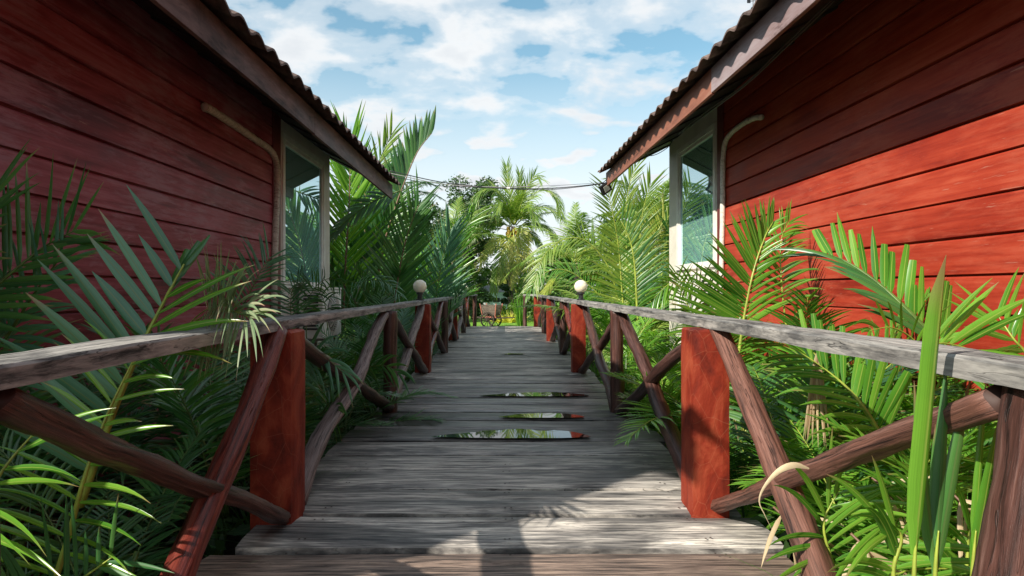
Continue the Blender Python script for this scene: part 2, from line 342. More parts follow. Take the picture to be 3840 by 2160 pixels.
# ------------------------------------------------------------------ setting: ground
def ground():
    mb = MB(); n = 40
    def h(x, y):
        return -0.42+0.02*math.sin(x*0.8+y*0.3)
    xs = [-600, -200, -80, -40]+[-20+i for i in range(41)]+[40, 80, 200, 600]
    ys = [-300, -60, -20]+[-5+i for i in range(50)]+[60, 90, 150, 300, 700]
    ix = {}
    for j, y in enumerate(ys):
        for i, x in enumerate(xs):
            ix[i, j] = mb.vert((x, y, h(x, y) if abs(x) < 30 and -10 < y < 60 else -0.42))
    for j in range(len(ys)-1):
        for i in range(len(xs)-1):
            mb.face([ix[i, j], ix[i+1, j], ix[i+1, j+1], ix[i, j+1]])
    m, nt, b = newmat('lawn_ground'); v = coord(nt)
    n1 = noise_(nt, v, 1.5, 6, 0.65); n2 = noise_(nt, v, 30, 4, 0.7)
    gr = ramp(nt, M_(nt, 'ADD', M_(nt, 'MULTIPLY', n1, 0.5), M_(nt, 'MULTIPLY', n2, 0.5)), [(0.35, (0.06, 0.15, 0.012)), (0.65, (0.22, 0.42, 0.03))])
    s = N(nt, 'ShaderNodeSeparateXYZ'); LK(nt, v, s.inputs[0])
    far = ramp(nt, M_(nt, 'ADD', M_(nt, 'MULTIPLY', s.outputs['Y'], 0.02), M_(nt, 'MULTIPLY', n1, 0.05)), [(0.355, 0.0), (0.365, 1.0)])
    soil = ramp(nt, n2, [(0.35, (0.018, 0.014, 0.009)), (0.65, (0.06, 0.045, 0.028))])
    LK(nt, mixc(nt, far, soil, gr), b.inputs['Base Color']); b.inputs['Roughness'].default_value = 0.9
    bump(nt, b, n2, 0.8, 0.03)
    tag(mb.build('ground', m), kind='structure')
ground()

# ------------------------------------------------------------------ boardwalk
def boardwalk():
    rnd = random.Random(4); mb = MB()
    edges = [0.35, 0.68, 1.02, 1.36, 1.71, 2.06, 2.43, 2.79, 3.15, 3.50, 3.82, 4.17, 4.51, 4.83, 5.16, 5.49, 5.82]
    while edges[-1] < 16.9: edges.append(edges[-1]+rnd.uniform(0.29, 0.36))
    for i in range(len(edges)-1):
        y0, y1 = edges[i], edges[i+1]
        xa, xb = -1.12+rnd.uniform(-.03, .03), 1.10+rnd.uniform(-.03, .03)
        dz = rnd.uniform(-0.004, 0.004); tilt = rnd.uniform(-0.004, 0.004); skew = rnd.uniform(-0.006, 0.006)
        if y0 < 2.4: dz -= 0.012; xb += 0.05; xa -= 0.05
        if y0 > 2.4 and y0 < 2.5: xb = 1.16; xa = -1.1
        nx, ny = 30, 5; gap = rnd.uniform(0.009, 0.014)
        ids = {}
        for b_ in range(ny+1):
            for a in range(nx+1):
                x = xa+(xb-xa)*a/nx; t = b_/ny
                y = y0+gap+(y1-y0-2*gap)*t+skew*x + (0.002*mnoise.noise(Vector((x*6, i*3.1, t*2))) if b_ in (0, ny) else 0)
                z = dz+tilt*x+0.004*mnoise.noise(Vector((x*1.3, y*5, i*2.0)))
                if b_ in (0, ny): z -= 0.010
                ids[a, b_] = mb.vert((x, y, z))
        for b_ in range(ny):
            for a in range(nx):
                mb.face([ids[a, b_], ids[a+1, b_], ids[a+1, b_+1], ids[a, b_+1]])
        low = {}
        ring = [(a, 0) for a in range(nx+1)]+[(nx, b_) for b_ in range(1, ny+1)]+[(a, ny) for a in range(nx-1, -1, -1)]+[(0, b_) for b_ in range(ny-1, 0, -1)]
        for k in ring:
            p = mb.v[ids[k]]; low[k] = mb.vert((p[0], p[1], p[2]-0.05))
        for j in range(len(ring)):
            k, l = ring[j], ring[(j+1) % len(ring)]
            mb.face([ids[l], ids[k], low[k], low[l]])
        mb.face([low[k] for k in ring][::-1])
    for i in range(len(edges)-1):
        if edges[i] > 9: break
        for x in (-0.86, -0.83, 0.0, 0.03, 0.84, 0.87)[::1]:
            for t in (0.2, 0.8):
                xx = x+rnd.uniform(-.008, .008); yy = edges[i]+(edges[i+1]-edges[i])*t+rnd.uniform(-.01, .01); r_ = 0.0055
                if int(x*1000) % 2: continue
                mb.face([mb.vert((xx+r_*math.cos(a), yy+r_*math.sin(a), 0.0065)) for a in [k*math.pi/3 for k in range(6)]], None, 1)
    for x in (-0.85, 0.0, 0.85): mb.box(x-0.05, x+0.05, 0.36, 16.8, -0.2, -0.056)
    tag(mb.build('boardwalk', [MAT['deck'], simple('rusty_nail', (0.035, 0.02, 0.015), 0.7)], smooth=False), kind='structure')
    # puddles lying in cupped planks
    m, nt, b = newmat('puddle_water'); b.inputs['Base Color'].default_value = (0.02, 0.02, 0.022, 1)
    b.inputs['Roughness'].default_value = 0.02; b.inputs['IOR'].default_value = 1.6; b.inputs['Specular IOR Level'].default_value = 0.9
    v = coord(nt); bump(nt, b, noise_(nt, v, 6, 2, 0.5), 0.05, 0.001)
    for k, (x0, x1, ya, yb, sd) in enumerate([(-0.52, 0.62, 4.185, 4.47, 1), (-0.05, 0.66, 4.85, 5.06, 5), (-0.25, 0.84, 5.83, 6.08, 9), (-0.1, 0.35, 9.62, 9.74, 12)]):
        mb = MB(); n = 50; lo, hi = [], []
        for i in range(n+1):
            t = i/n; x = x0+(x1-x0)*t
            env = min(1, (t/0.42))**0.8*min(1, ((1-t)/0.22))**0.6
            h = (yb-ya)*env*(0.86+0.22*mnoise.noise(Vector((x*5, sd, 0)))+0.10*mnoise.noise(Vector((x*22, sd, 4))))
            b0 = ya+(yb-ya)*0.12*(1-env)+0.006*mnoise.noise(Vector((x*16, sd, 8)))
            lo.append(mb.vert((x, b0, 0.0085))); hi.append(mb.vert((x, b0+max(h, 0.001), 0.0085)))
        for i in range(n): mb.face([lo[i], lo[i+1], hi[i+1], hi[i]])
        tag(mb.build('puddle', m), kind='structure')
boardwalk()

# ------------------------------------------------------------------ railings
def beam(p0, p1, w, h, nseg=24, seed=0.0):
    """rough sawn beam, w across, h high, p = centre of underside"""
    mb = MB(); p0 = Vector(p0); p1 = Vector(p1); T = (p1-p0).normalized(); S = Vector((T.y, -T.x, 0)).normalized(); U = Vector((0, 0, 1))
    prof = [(-.5, 0.0), (-.5, .85), (-.46, .985), (-.15, 1.0), (.15, 1.0), (.46, .985), (.5, .85), (.5, 0.0)]
    n = len(prof)
    for i in range(nseg+1):
        c = p0.lerp(p1, i/nseg)
        for k, (a, b_) in enumerate(prof):
            d = 0.004*mnoise.noise(Vector((c.y*3.0+seed, k*1.7, seed)))+0.0025*mnoise.noise(Vector((c.y*17+seed, k*3.7, seed)))
            mb.v.append(tuple(c+S*(a*w+d)+U*(b_*h+d)))
    for i in range(nseg):
        for k in range(n):
            k2 = (k+1) % n
            mb.face([i*n+k, (i+1)*n+k, (i+1)*n+k2, i*n+k2])
    mb.face(list(range(n))[::-1]) ; mb.face([nseg*n+k for k in range(n)])
    return mb
def log(p0, p1, r0, r1, seed, bend=0.02, sides=14, wob=0.16, sq=0.85, groove=0.15):
    mb = MB(); p0 = Vector(p0); p1 = Vector(p1); n = 40; pts = []; rr = []
    side = Vector((0.3, 0.2, 1)).cross(p1-p0).normalized()
    for i in range(n):
        t = i/(n-1)
        pts.append(p0.lerp(p1, t)+side*bend*mnoise.noise(Vector((t*2.2, seed, 0)))*1.5+Vector((0, 0, 1))*bend*mnoise.noise(Vector((t*2.6, seed+7, 0)))*1.2)
        rr.append((r0+(r1-r0)*t)*(1+0.10*mnoise.noise(Vector((t*5, seed+3, 0)))))
    mb.tube(pts, rr, sides, wob=wob, seed=seed, sq=sq)
    for i in range(n):       # drying cracks running along the log, and knots
        for (k0, a0_, a1_) in ((int(sides*0.62), 0.1, 0.75), (int(sides*0.40), 0.35, 1.0), (int(sides*0.86), 0.0, 0.5)):
            t = i/(n-1)
            if a0_ < t < a1_:
                k = (k0+int(round(1.2*mnoise.noise(Vector((t*2.5, seed, k0)))))) % sides; j = i*sides+k
                v = Vector(mb.v[j]); d = groove*min(1, (t-a0_)*8, (a1_-t)*8); mb.v[j] = tuple(v.lerp(pts[i], d))
    return mb
def post_block(x0, x1, y0, y1, z0, z1, seed):
    mb = MB(); nz = 16; na = 5
    ring = []
    for a in range(na): ring.append((a/na, 0))
    for a in range(na): ring.append((1, a/na))
    for a in range(na): ring.append((1-a/na, 1))
    for a in range(na): ring.append((0, 1-a/na))
    n = len(ring)
    cxm, cym = (x0+x1)/2, (y0+y1)/2
    zs = [z0+(z1-z0)*i/nz for i in range(nz+1)]+[z1+0.008, z1+0.010]
    for j, z in enumerate(zs):
        ins = 0 if j <= nz-1 else (0.004 if j == nz else (0.012 if j == nz+1 else 0.03))
        for (u, v) in ring:
            corner = (u in (0, 1)) and (v in (0, 1))
            x = x0+(x1-x0)*u; y = y0+(y1-y0)*v
            dx, dy = x-cxm, y-cym; L = math.hypot(dx, dy)
            k = ins+(0.006 if corner else 0)
            d = 0.003*mnoise.noise(Vector((x*9+seed, y*9, z*6)))
            mb.v.append((x-dx/L*(k-d), y-dy/L*(k-d), z))
    for j in range(len(zs)-1):
        for k in range(n):
            k2 = (k+1) % n
            mb.face([j*n+k, j*n+k2, (j+1)*n+k2, (j+1)*n+k])
    mb.face([(len(zs)-1)*n+k for k in range(n)])
    return mb
def railing(side, label):
    s = -1 if side == 'L' else 1
    rnd = random.Random(11 if s < 0 else 23)
    root = empty('wooden_railing', (s*1.0, 9, 0), label=label, cat='railing', group='railings along the boardwalk')
    inv = Vector(root.location)
    def add(mb, name, mat, bevel=0, smooth=False):
        mb.v = [tuple(Vector(v)-inv) for v in mb.v]
        return mb.build(name, mat, root, smooth=smooth, bevel=bevel)
    if s < 0:
        conc = [2.65, 7.50, 12.35, 16.9]; xin = [-0.945, -0.935, -0.97, -1.0]; midp = [1.06, 5.18, 9.95, 14.6]; midx = -0.99
        path = [(-0.90, -0.6), (-1.07, 2.75), (-1.06, 7.6), (-1.07, 12.4), (-1.06, 17.05), (-0.84, 17.5)]
        endx = -0.86
    else:
        conc = [2.77, 7.50, 12.1, 16.7]; xin = [0.877, 0.86, 0.87, 0.84]; midp = [1.105, 5.12, 9.75, 14.4]; midx = 0.97
        path = [(1.00, -0.6), (1.03, 2.85), (0.97, 7.6), (0.95, 12.2), (0.90, 16.8), (0.62, 17.5)]
        endx = 0.62
    for i in range(len(path)-1):
        (xa, ya), (xb, yb) = path[i], path[i+1]
        add(beam((xa, ya+(0.003 if i else 0), 0.868), (xb, yb, 0.868), 0.15, 0.046, 40 if i < 2 else 16, i*3.3+s), 'handrail', MAT['rail'])
    for i, (y, x) in enumerate(zip(conc, xin)):
        wv = 0.19 if s < 0 else 0.175
        x0, x1 = (x-wv, x) if s < 0 else (x, x+wv)
        add(post_block(x0, x1, y, y+0.2, -0.4, 0.855, i*2.0+s), 'concrete_post', MAT['post'])
    for i, y in enumerate(midp+[17.45]):
        x = midx if i < 4 else endx
        if i == 0: x = s*(1.015 if s > 0 else 1.0)
        lean = (-0.15 if s > 0 else 0.10) if i == 0 else rnd.uniform(-.01, .01)
        add(log((x+lean, y, -0.4), (x, y+rnd.uniform(-.02, .02), 0.87), 0.075, 0.066, i*5.1+s, 0.012, wob=0.12), 'wooden_post', MAT['log'], smooth=True)
    # crossed braces in every half bay
    stations = sorted([(y+0.1, 'c') for y in conc]+[(y, 'm') for y in midp])
    bx = s*(1.0 if s < 0 else 0.975)
    for i in range(len(stations)-1):
        (ya, ta), (yb, tb) = stations[i], stations[i+1]
        y0 = ya+(0.12 if ta == 'c' else 0.07); y1 = yb-(0.12 if tb == 'c' else 0.07)
        near = i == 0
        if near:
            y1 = yb-0.08
            m1 = MAT['log_red'] if s < 0 else MAT['log_brown']; m2 = MAT['log']
            add(log((s*0.965, y0+0.14, -0.22), (s*1.0, y1-0.02, 0.862), 0.055, 0.042, i*2.7+s, 0.012, 28, 0.14, groove=0.20), 'brace', m1, smooth=True)
            ra, rb, m2 = (0.036, 0.042, MAT['log']) if s < 0 else (0.036, 0.038, MAT['log_brown'])
            add(log((s*0.99, y1+0.03, 0.02), (s*0.985, y0+0.0, 0.835), ra, rb, i*4.1+s+2, 0.05 if s < 0 else 0.012, 28, 0.26, groove=0.25), 'brace', m2, smooth=True)
        else:
            g = MAT['log_grey'] if (s < 0) else MAT['log']
            add(log((bx+s*0.02, y0, 0.83), (bx, y1, 0.03), 0.045, 0.05, i*2.7+s, 0.03, 10, 0.2), 'brace', MAT['log'], smooth=True)
            add(log((bx-s*0.0, y0, 0.02), (bx+s*0.03, y1, 0.84), 0.055, 0.045, i*4.1+s+2, 0.035, 10, 0.2), 'brace', g if i % 3 else MAT['log_red'], smooth=True)
railing('L', 'weathered wooden railing on the shaded side, running beside the left house')
railing('R', 'weathered wooden railing on the sunlit side, running beside the right house')

# globe lamps standing on the railings
def opal():
    m, nt, b = newmat('opal_globe'); b.inputs['Base Color'].default_value = (0.74, 0.64, 0.44, 1); b.inputs['Roughness'].default_value = 0.25
    b.inputs['Subsurface Weight'].default_value = 0.3; b.inputs['Subsurface Radius'].default_value = (0.1, 0.08, 0.05)
    n = noise_(nt, coord(nt), 8, 4, 0.6); LK(nt, ramp(nt, n, [(0.3, (0.74, 0.66, 0.48)), (0.6, (0.84, 0.78, 0.62))]), b.inputs['Base Color'])
    return m
MAT['opal'] = opal()
def lamp(x, y, label):
    t = empty('globe_lamp', (x, y, 0.914), label=label, cat='lamp', group='white globe lamps on the railings')
    mb = MB(); mb.sphere((0, 0, 0.175), 0.086, 28, 18); mb.build('globe', MAT['opal'], t, smooth=True)
    mb = MB()
    for z0, z1, r in ((0, 0.014, 0.052), (0.014, 0.075, 0.032), (0.075, 0.105, 0.046)):
        mb.tube([(0, 0, z0), (0, 0, z1)], r, 20)
    mb.build('lamp_base', MAT['black'], t, bevel=0.002)
lamp(-1.065, 7.55, 'cream globe lamp on the left railing, the larger one, against dark fronds')
lamp(-1.10, 16.9, 'tiny globe lamp far down the left railing, half hidden by fronds')
lamp(1.00, 7.75, 'bright globe lamp on the right railing partly covered by palm leaves')
lamp(0.925, 16.75, 'small bright globe lamp at the far end of the right railing')

# ------------------------------------------------------------------ houses
def glass_mat():
    m, nt, b = newmat('tinted_window_film'); nt.nodes.remove(b)
    gl = N(nt, 'ShaderNodeBsdfGlossy'); gl.inputs['Color'].default_value = (0.72, 0.90, 0.94, 1); gl.inputs['Roughness'].default_value = 0.015
    df = N(nt, 'ShaderNodeBsdfDiffuse'); v = coord(nt)
    LK(nt, ramp(nt, noise_(nt, v, 1.5, 3, 0.5), [(0.3, (0.24, 0.50, 0.50)), (0.7, (0.34, 0.62, 0.60))]), df.inputs['Color'])
    mx = N(nt, 'ShaderNodeMixShader'); mx.inputs[0].default_value = 0.72
    LK(nt, df.outputs[0], mx.inputs[1]); LK(nt, gl.outputs[0], mx.inputs[2]); LK(nt, mx.outputs[0], nt.nodes['Material Output'].inputs[0])
    return m
MAT['glass'] = glass_mat()
def house(side, label):
    """local frame: x = inward from the walkway wall (0 = wall face), y along the walkway, z up"""
    if side == 'L':
        s = -1; off = 2.37; rot = 0.0045; y0, y1 = 0.68, 8.20; yw = 6.12; yt = 6.33; ye0, ye1 = 0.60, 8.86; xe = -0.75; ze = 2.405; seam = 0.93
        gy0, gy1, gz0, gz1 = 6.47, 7.88, 1.14, 2.68; pitch = 0.2; wm = MAT['wall_left']
    else:
        s = 1; off = 2.577; rot = 0.025; y0, y1 = -4.0, 8.50; yw = 6.50; yt = 6.67; ye0, ye1 = -4.6, 9.07; xe = -0.80; ze = 2.625; seam = 0.925
        gy0, gy1, gz0, gz1 = 6.80, 8.06, 1.38, 2.88; pitch = 0.205; wm = MAT['wall_right']
    root = empty('wooden_house', (s*off/math.cos(rot), 0, 0), rot, label=label, cat='house', group='red wooden houses either side of the boardwalk')
    X = lambda x: s*x
    D = 5.2; slope = 0.5; ztop = ze+0.10+0.5*(-xe)
    # wall of lapped boards (walkway side)
    mb = MB(); z = seam-8*pitch; prof = []
    while z < ztop+0.3:
        prof += [(0.0, z+0.000), (-0.018, z+0.004), (-0.016, z+pitch-0.020), (-0.008, z+pitch-0.010), (0.014, z+pitch-0.009), (0.014, z+pitch-0.001)]; z += pitch
    rnd = random.Random(7+s)
    ny = 60; n = len(prof)
    for j in range(ny+1):
        y = y0+(yw-y0)*j/ny
        for (x, zz_) in prof:
            d = 0.003*mnoise.noise(Vector((y*1.1, zz_*3, s*4.0)))
            mb.v.append((X(x+d), y, zz_+0.004*mnoise.noise(Vector((y*0.6, math.floor((zz_-seam)/pitch)*1.7, 2)))))
    for j in range(ny):
        for k in range(n-1):
            q = [j*n+k, (j+1)*n+k, (j+1)*n+k+1, j*n+k+1]
            mb.face(q if s > 0 else q[::-1])
    zg = -0.4
    # other three sides as boarded boxes, with the gable ends
    def gable(yy, t):
        ps = [(0.016, zg), (D, zg), (D, ztop-0.1), (D/2, ze+slope*(D/2-xe)), (0.016, ztop-0.12)]
        b0 = len(mb.v)
        for dy in (0, t):
            for (x, z_) in ps: mb.v.append((X(x), yy+dy, z_))
        k = len(ps); mb.face([b0+i for i in range(k)]); mb.face([b0+k+i for i in range(k)][::-1])
        for i in range(k): mb.face([b0+i, b0+(i+1) % k, b0+k+(i+1) % k, b0+k+i])
    gable(y0, 0.04); gable(y1-0.05, 0.04)
    mb.box(min(X(D-0.04), X(D)), max(X(D-0.04), X(D)), y0+0.045, y1-0.055, zg, ztop-0.15)
    mb.build('wall', wm, root)
    # corner board between boards and window bay
    def bx(name, mat, x0, x1, ya, yb, za, zb, parent=root, bevel=0.0):
        m_ = MB(); m_.box(min(X(x0), X(x1)), max(X(x0), X(x1)), ya, yb, za, zb); return m_.build(name, mat, parent, bevel=bevel)
    bx('corner_board', MAT['trim'], -0.03, 0.05, yw, yt, zg, ztop, bevel=0.004)
    # cream bay with window
    mb = MB()
    def add(x0, x1, ya, yb, za, zb): mb.box(min(X(x0), X(x1)), max(X(x0), X(x1)), ya, yb, za, zb)
    add(-0.01, 0.05, yt+0.002, y1, zg, gz0-0.06); add(-0.01, 0.05, yt+0.002, y1, gz1+0.06, ztop)
    add(-0.01, 0.05, yt+0.002, gy0-0.06, gz0-0.058, gz1+0.058); add(-0.01, 0.05, gy1+0.06, y1, gz0-0.058, gz1+0.058)
    mb.build('bay_panel', MAT['cream'], root)
    win = bx('window', MAT['white'], -0.028, 0.02, gy0-0.062, gy1+0.062, gz1, gz1+0.062)
    bx('frame', MAT['white'], -0.045, 0.02, gy0-0.09, gy1+0.09, gz0-0.07, gz0, win)
    bx('frame', MAT['white'], -0.028, 0.02, gy0-0.062, gy0, gz0+0.001, gz1-0.001, win)
    bx('frame', MAT['white'], -0.028, 0.02, gy1, gy1+0.062, gz0+0.001, gz1-0.001, win)
    bx('frame', MAT['white'], -0.018, 0.0, gy0+0.002, gy1-0.002, gz1-0.045, gz1-0.002, win)
    bx('frame', MAT['white'], -0.018, 0.0, gy1-0.045, gy1-0.002, gz0+0.002, gz1-0.047, win)
    bx('pane', MAT['glass'], 0.002, 0.008, gy0, gy1, gz0, gz1, win)
    # eave: fascia boards
    fh = 0.20
    if s < 0:
        cuts = [ye0, 5.18, ye1]; fm = [MAT['fascia'], MAT['fascia']]
    else:
        cuts = [ye0, 4.80, ye1]; fm = [MAT['fascia_pink'], MAT['fascia_orange']]
    for i in range(2):
        bx('fascia', fm[i], xe, xe+0.03, cuts[i]+(0.002 if i else 0), cuts[i+1]-(0.004 if not i else 0), ze-(0.008 if i else 0), ze+fh, bevel=0.003)
    bx('barge_board', MAT['fascia'], xe+0.002, xe+0.03, ye1+0.0, ye1+0.03, ze+0.02, ze+fh)
    # soffit plane and rafters
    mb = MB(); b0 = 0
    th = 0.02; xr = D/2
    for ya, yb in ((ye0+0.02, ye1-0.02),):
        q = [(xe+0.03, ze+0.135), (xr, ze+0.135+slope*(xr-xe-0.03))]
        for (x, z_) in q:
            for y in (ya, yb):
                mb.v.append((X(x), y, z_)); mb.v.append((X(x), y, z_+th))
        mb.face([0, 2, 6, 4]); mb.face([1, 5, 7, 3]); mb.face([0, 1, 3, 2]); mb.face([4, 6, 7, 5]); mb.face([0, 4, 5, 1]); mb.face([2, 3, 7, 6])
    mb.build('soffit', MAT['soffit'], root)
    mb = MB(); y = ye0+0.3
    while y < ye1:
        c = [(xe+0.032, ze+0.115), (xr, ze+0.115+slope*(xr-xe)), (xr, ze+0.132+slope*(xr-xe)), (xe+0.032, ze+0.132)]
        b0 = len(mb.v)
        for dy in (0, 0.05):
            for (x, z_) in c: mb.v.append((X(x), y+dy, z_))
        mb.face([b0, b0+1, b0+2, b0+3]); mb.face([b0+7, b0+6, b0+5, b0+4])
        for i in range(4): mb.face([b0+i, b0+4+i, b0+4+(i+1) % 4, b0+(i+1) % 4])
        y += 0.62
    mb.build('rafter', MAT['soffit'], root)
    # corrugated clay tiles in courses
    per = 0.245; course = 0.36; mb = MB(); A = 0.025; nyy = int((ye1-ye0+0.10)/per*8)
    def prof_y(y):
        t = (y/per) % 1.0
        return A*(abs(math.cos(math.pi*t))**1.5*2-1)
    ridge = D/2+0.05
    for flank in (0, 1):
        x = xe-0.125; ci = 0
        while x < ridge:
            xn = min(x+course+0.03, ridge+0.02)
            rows = []
            for (xx, lift) in ((x, 0.022), (xn, 0.0)):
                zr = ze+0.245+slope*(xx-xe)+lift
                row_t, row_b = [], []
                for k in range(nyy+1):
                    y = ye0-0.05+k*per/8
                    jit = 0.006*mnoise.noise(Vector((math.floor(y/per)*1.3, ci*2.1, s)))
                    xx2 = xx+(jit*1.5 if lift else 0)
                    xo = xx2 if flank == 0 else (D-xx2)
                    row_t.append(mb.vert((X(xo), y, zr+prof_y(y)+jit)))
                    row_b.append(mb.vert((X(xo), y, zr+prof_y(y)+jit-0.016)))
                rows.append((row_t, row_b))
            (t0, b0), (t1, b1) = rows
            for k in range(nyy):
                mb.face([t0[k], t1[k], t1[k+1], t0[k+1]]); mb.face([b0[k], b0[k+1], b1[k+1], b1[k]]); mb.face([t0[k], t0[k+1], b0[k+1], b0[k]])
            for k in (0, nyy): mb.face([t0[k], b0[k], b1[k], t1[k]])
            x += course; ci += 1
    rf = mb.build('roof', MAT['tile'], root, smooth=False)
    mb = MB(); pts = [(X(D/2), ye0-0.05+(ye1-ye0+0.1)*i/20, ze+0.22+slope*(D/2-xe)+0.05) for i in range(21)]
    mb.tube(pts, 0.10, 10); mb.build('ridge_cap', MAT['tile'], rf, smooth=True)
    return root
HL = house('L', 'shaded red weatherboard house left of the boardwalk, faded boards and corner window')
HR = house('R', 'sunlit red weatherboard house right of the boardwalk with corner window')

# insulated pipes on the walls
def wallpipe(pts, r, mat, label, seed):
    pts = catmull(pts, 170); c = pts[-1].copy(); mb = MB()
    rr = [r*(1+(0.13 if seed < 2 else 0.03)*abs(math.sin(i*0.62))+0.12*mnoise.noise(Vector((i*0.21, seed, 0)))) for i in range(170)]
    mb.tube([p-c for p in pts], rr, 12, wob=0.08, seed=seed)
    o = mb.build('insulated_pipe', mat, smooth=True); o.location = c
    tag(o, label=label, cat='pipe', group='insulated pipes on the house walls')
def onwall(off, vp, sx, sy, proud):
    Y = (off-proud)*F/abs(sx-vp); return P(sx, sy, Y)
L = lambda sx, sy: onwall(2.37, 1880, sx, sy, 0.045)
wallpipe([L(766, 400), L(790, 412), L(880, 470), L(960, 525), L(1010, 560), L(1033, 600), L(1038, 660), L(1037, 750), L(1033, 860), L(1030, 980), L(1028, 1100), L(1028, 1180)], 0.031, MAT['pipe'], 'brown wrapped pipe bending down the corner of the shaded left house', 1.0)
Rr = lambda sx, sy: onwall(2.577, 1834, sx, sy, 0.045)
wallpipe([Rr(2856, 440), Rr(2830, 443), Rr(2785, 465), Rr(2740, 502), Rr(2720, 535), Rr(2712, 590), Rr(2711, 640), Rr(2710, 760), Rr(2708, 880), Rr(2706, 1000), Rr(2704, 1150)], 0.026, MAT['pipe_white'], 'pale wrapped pipe bending down the corner of the sunlit right house', 4.0)

# air conditioner condensers
def aircon(s, x, y, z, rot, label):
    t = empty('air_conditioner', (x, y, z), rot, label=label, cat='air conditioner', group='outdoor air conditioner units under the corner windows')
    def bb(name, mat, x0, x1, y0, y1, z0, z1, parent=t, bevel=0.0):
        mb = MB(); mb.box(min(s*x0, s*x1), max(s*x0, s*x1), y0, y1, z0, z1); return mb.build(name, mat, parent, bevel=bevel)
    bb('casing', MAT['white'], 0, 0.27, 0, 0.78, 0, 0.56, bevel=0.008)
    bb('lid', MAT['white'], -0.012, 0.282, -0.012, 0.792, 0.562, 0.585, bevel=0.004)
    mb = MB()
    for i in range(11): mb.box(min(s*0.05, s*0.22), max(s*0.05, s*0.22), -0.006, 0.0-0.001, 0.10+i*0.038, 0.122+i*0.038)
    mb.build('louvre', MAT['black'], t)
    mb = MB(); mb.tube([(-s*0.001, 0.40, 0.28), (-s*0.006, 0.40, 0.28)], 0.215, 40); fp = mb.build('fan_opening', MAT['black'], t)
    mb = MB()
    for k in range(9):
        r = 0.03+k*0.025
        pts = [(-s*(0.05-0.03*(r/0.23)**2), 0.40+r*math.cos(a*math.pi/16), 0.28+r*math.sin(a*math.pi/16)) for a in range(33)]
        mb.tube(pts, 0.0035, 4, cap=False)
    for a in range(16):
        pts = [(-s*(0.05-0.03*(r/0.23)**2), 0.40+r*math.cos(a*math.pi/8), 0.28+r*math.sin(a*math.pi/8)) for r in (0.02, 0.12, 0.23)]
        mb.tube(pts, 0.0035, 4)
    mb.build('fan_grille', MAT['white'], fp)
    for yy in (0.12, 0.64):
        mb = MB(); mb.box(min(0, s*0.3), max(0, s*0.3), yy, yy+0.03, -0.035, -0.003); mb.box(min(s*0.27, s*0.3), max(s*0.27, s*0.3), yy, yy+0.03, -0.3, -0.0355); mb.build('bracket', MAT['cable_grey'], t)
aircon(-1, -2.06, 6.78, 0.49, 0.0045, 'white air conditioner by the left house, fan grille facing the walk')
aircon(1, 2.22, 6.85, 0.66, 0.025, 'white air conditioner below the sunlit window of the right house')

# ------------------------------------------------------------------ cables, flood light and small fittings
def cable(pts, r, mat, label, group='cables strung between the eaves', name='cable'):
    pp = catmull(pts, 40); c = pp[0].copy(); mb = MB(); mb.tube([p-c for p in pp], r, 6)
    o = mb.build(name, mat, smooth=True); o.location = c; tag(o, label=label, cat='cable', group=group); return o
YL, YR = 8.6, 9.0
def yy(t): return YL+(YR-YL)*t
def span(pxs): return [P(x, y, yy((x-1440)/(2280-1440))) for x, y in pxs]
cable(span([(1462, 641), (1510, 652), (1650, 682), (1800, 700), (1900, 706), (2050, 707), (2180, 697), (2268, 686)]), 0.007, MAT['cable'], 'thick black cable, upper one of the bundle hanging between the two eaves')
cable(span([(1464, 650), (1520, 662), (1650, 689), (1780, 699), (1900, 702), (1990, 700)]), 0.006, MAT['cable_grey'], 'grey cable of the bundle that ends at a white joint mid span')
cable(span([(1478, 664), (1540, 675), (1650, 697), (1800, 702), (1920, 709), (2060, 711), (2180, 700), (2270, 688)]), 0.005, MAT['cable'], 'lowest sagging cable between the two eaves')
cable(span([(1880, 700), (2050, 697), (2180, 690), (2262, 684)]), 0.003, MAT['cable'], 'thin taut wire just above the cable bundle by the right eave')
mb = MB(); mb.tube([(0, 0, -0.0), (0.05, 0, 0)], 0.016, 10); mb.tube([(0.02, 0, 0.0), (0.02, 0, 0.05)], 0.004, 6)
o = mb.build('cable_clip', MAT['white']); o.location = P(1900, 706, yy(0.55)); tag(o, label='small white joint clipped round the hanging cables', cat='clip')
Le = lambda sx, sy, d=0.0: P(sx, sy, (1.86+d)*F/(sx-1834))
cable([onwall(2.577, 1834, x, y, 0.50) for x, y in ((3130, 0), (2960, 165), (2800, 315), (2660, 420), (2560, 495))], 0.007, MAT['cable'], 'black cable running under the eave of the right house', 'cables under the right eave')
cable([onwall(2.577, 1834, x, y, 0.52) for x, y in ((3118, 0), (2940, 172), (2790, 316), (2640, 425), (2545, 500))], 0.005, MAT['cable'], 'thinner black cable under the eave of the right house', 'cables under the right eave')
cable([P(2415, 578, 8.0), P(2440, 584, 8.0), P(2470, 575, 8.0), P(2505, 552, 8.0), P(2522, 528, 8.0)], 0.005, MAT['cable'], 'loose looped black cable hanging from the right eave by the window bay', 'cables under the right eave')
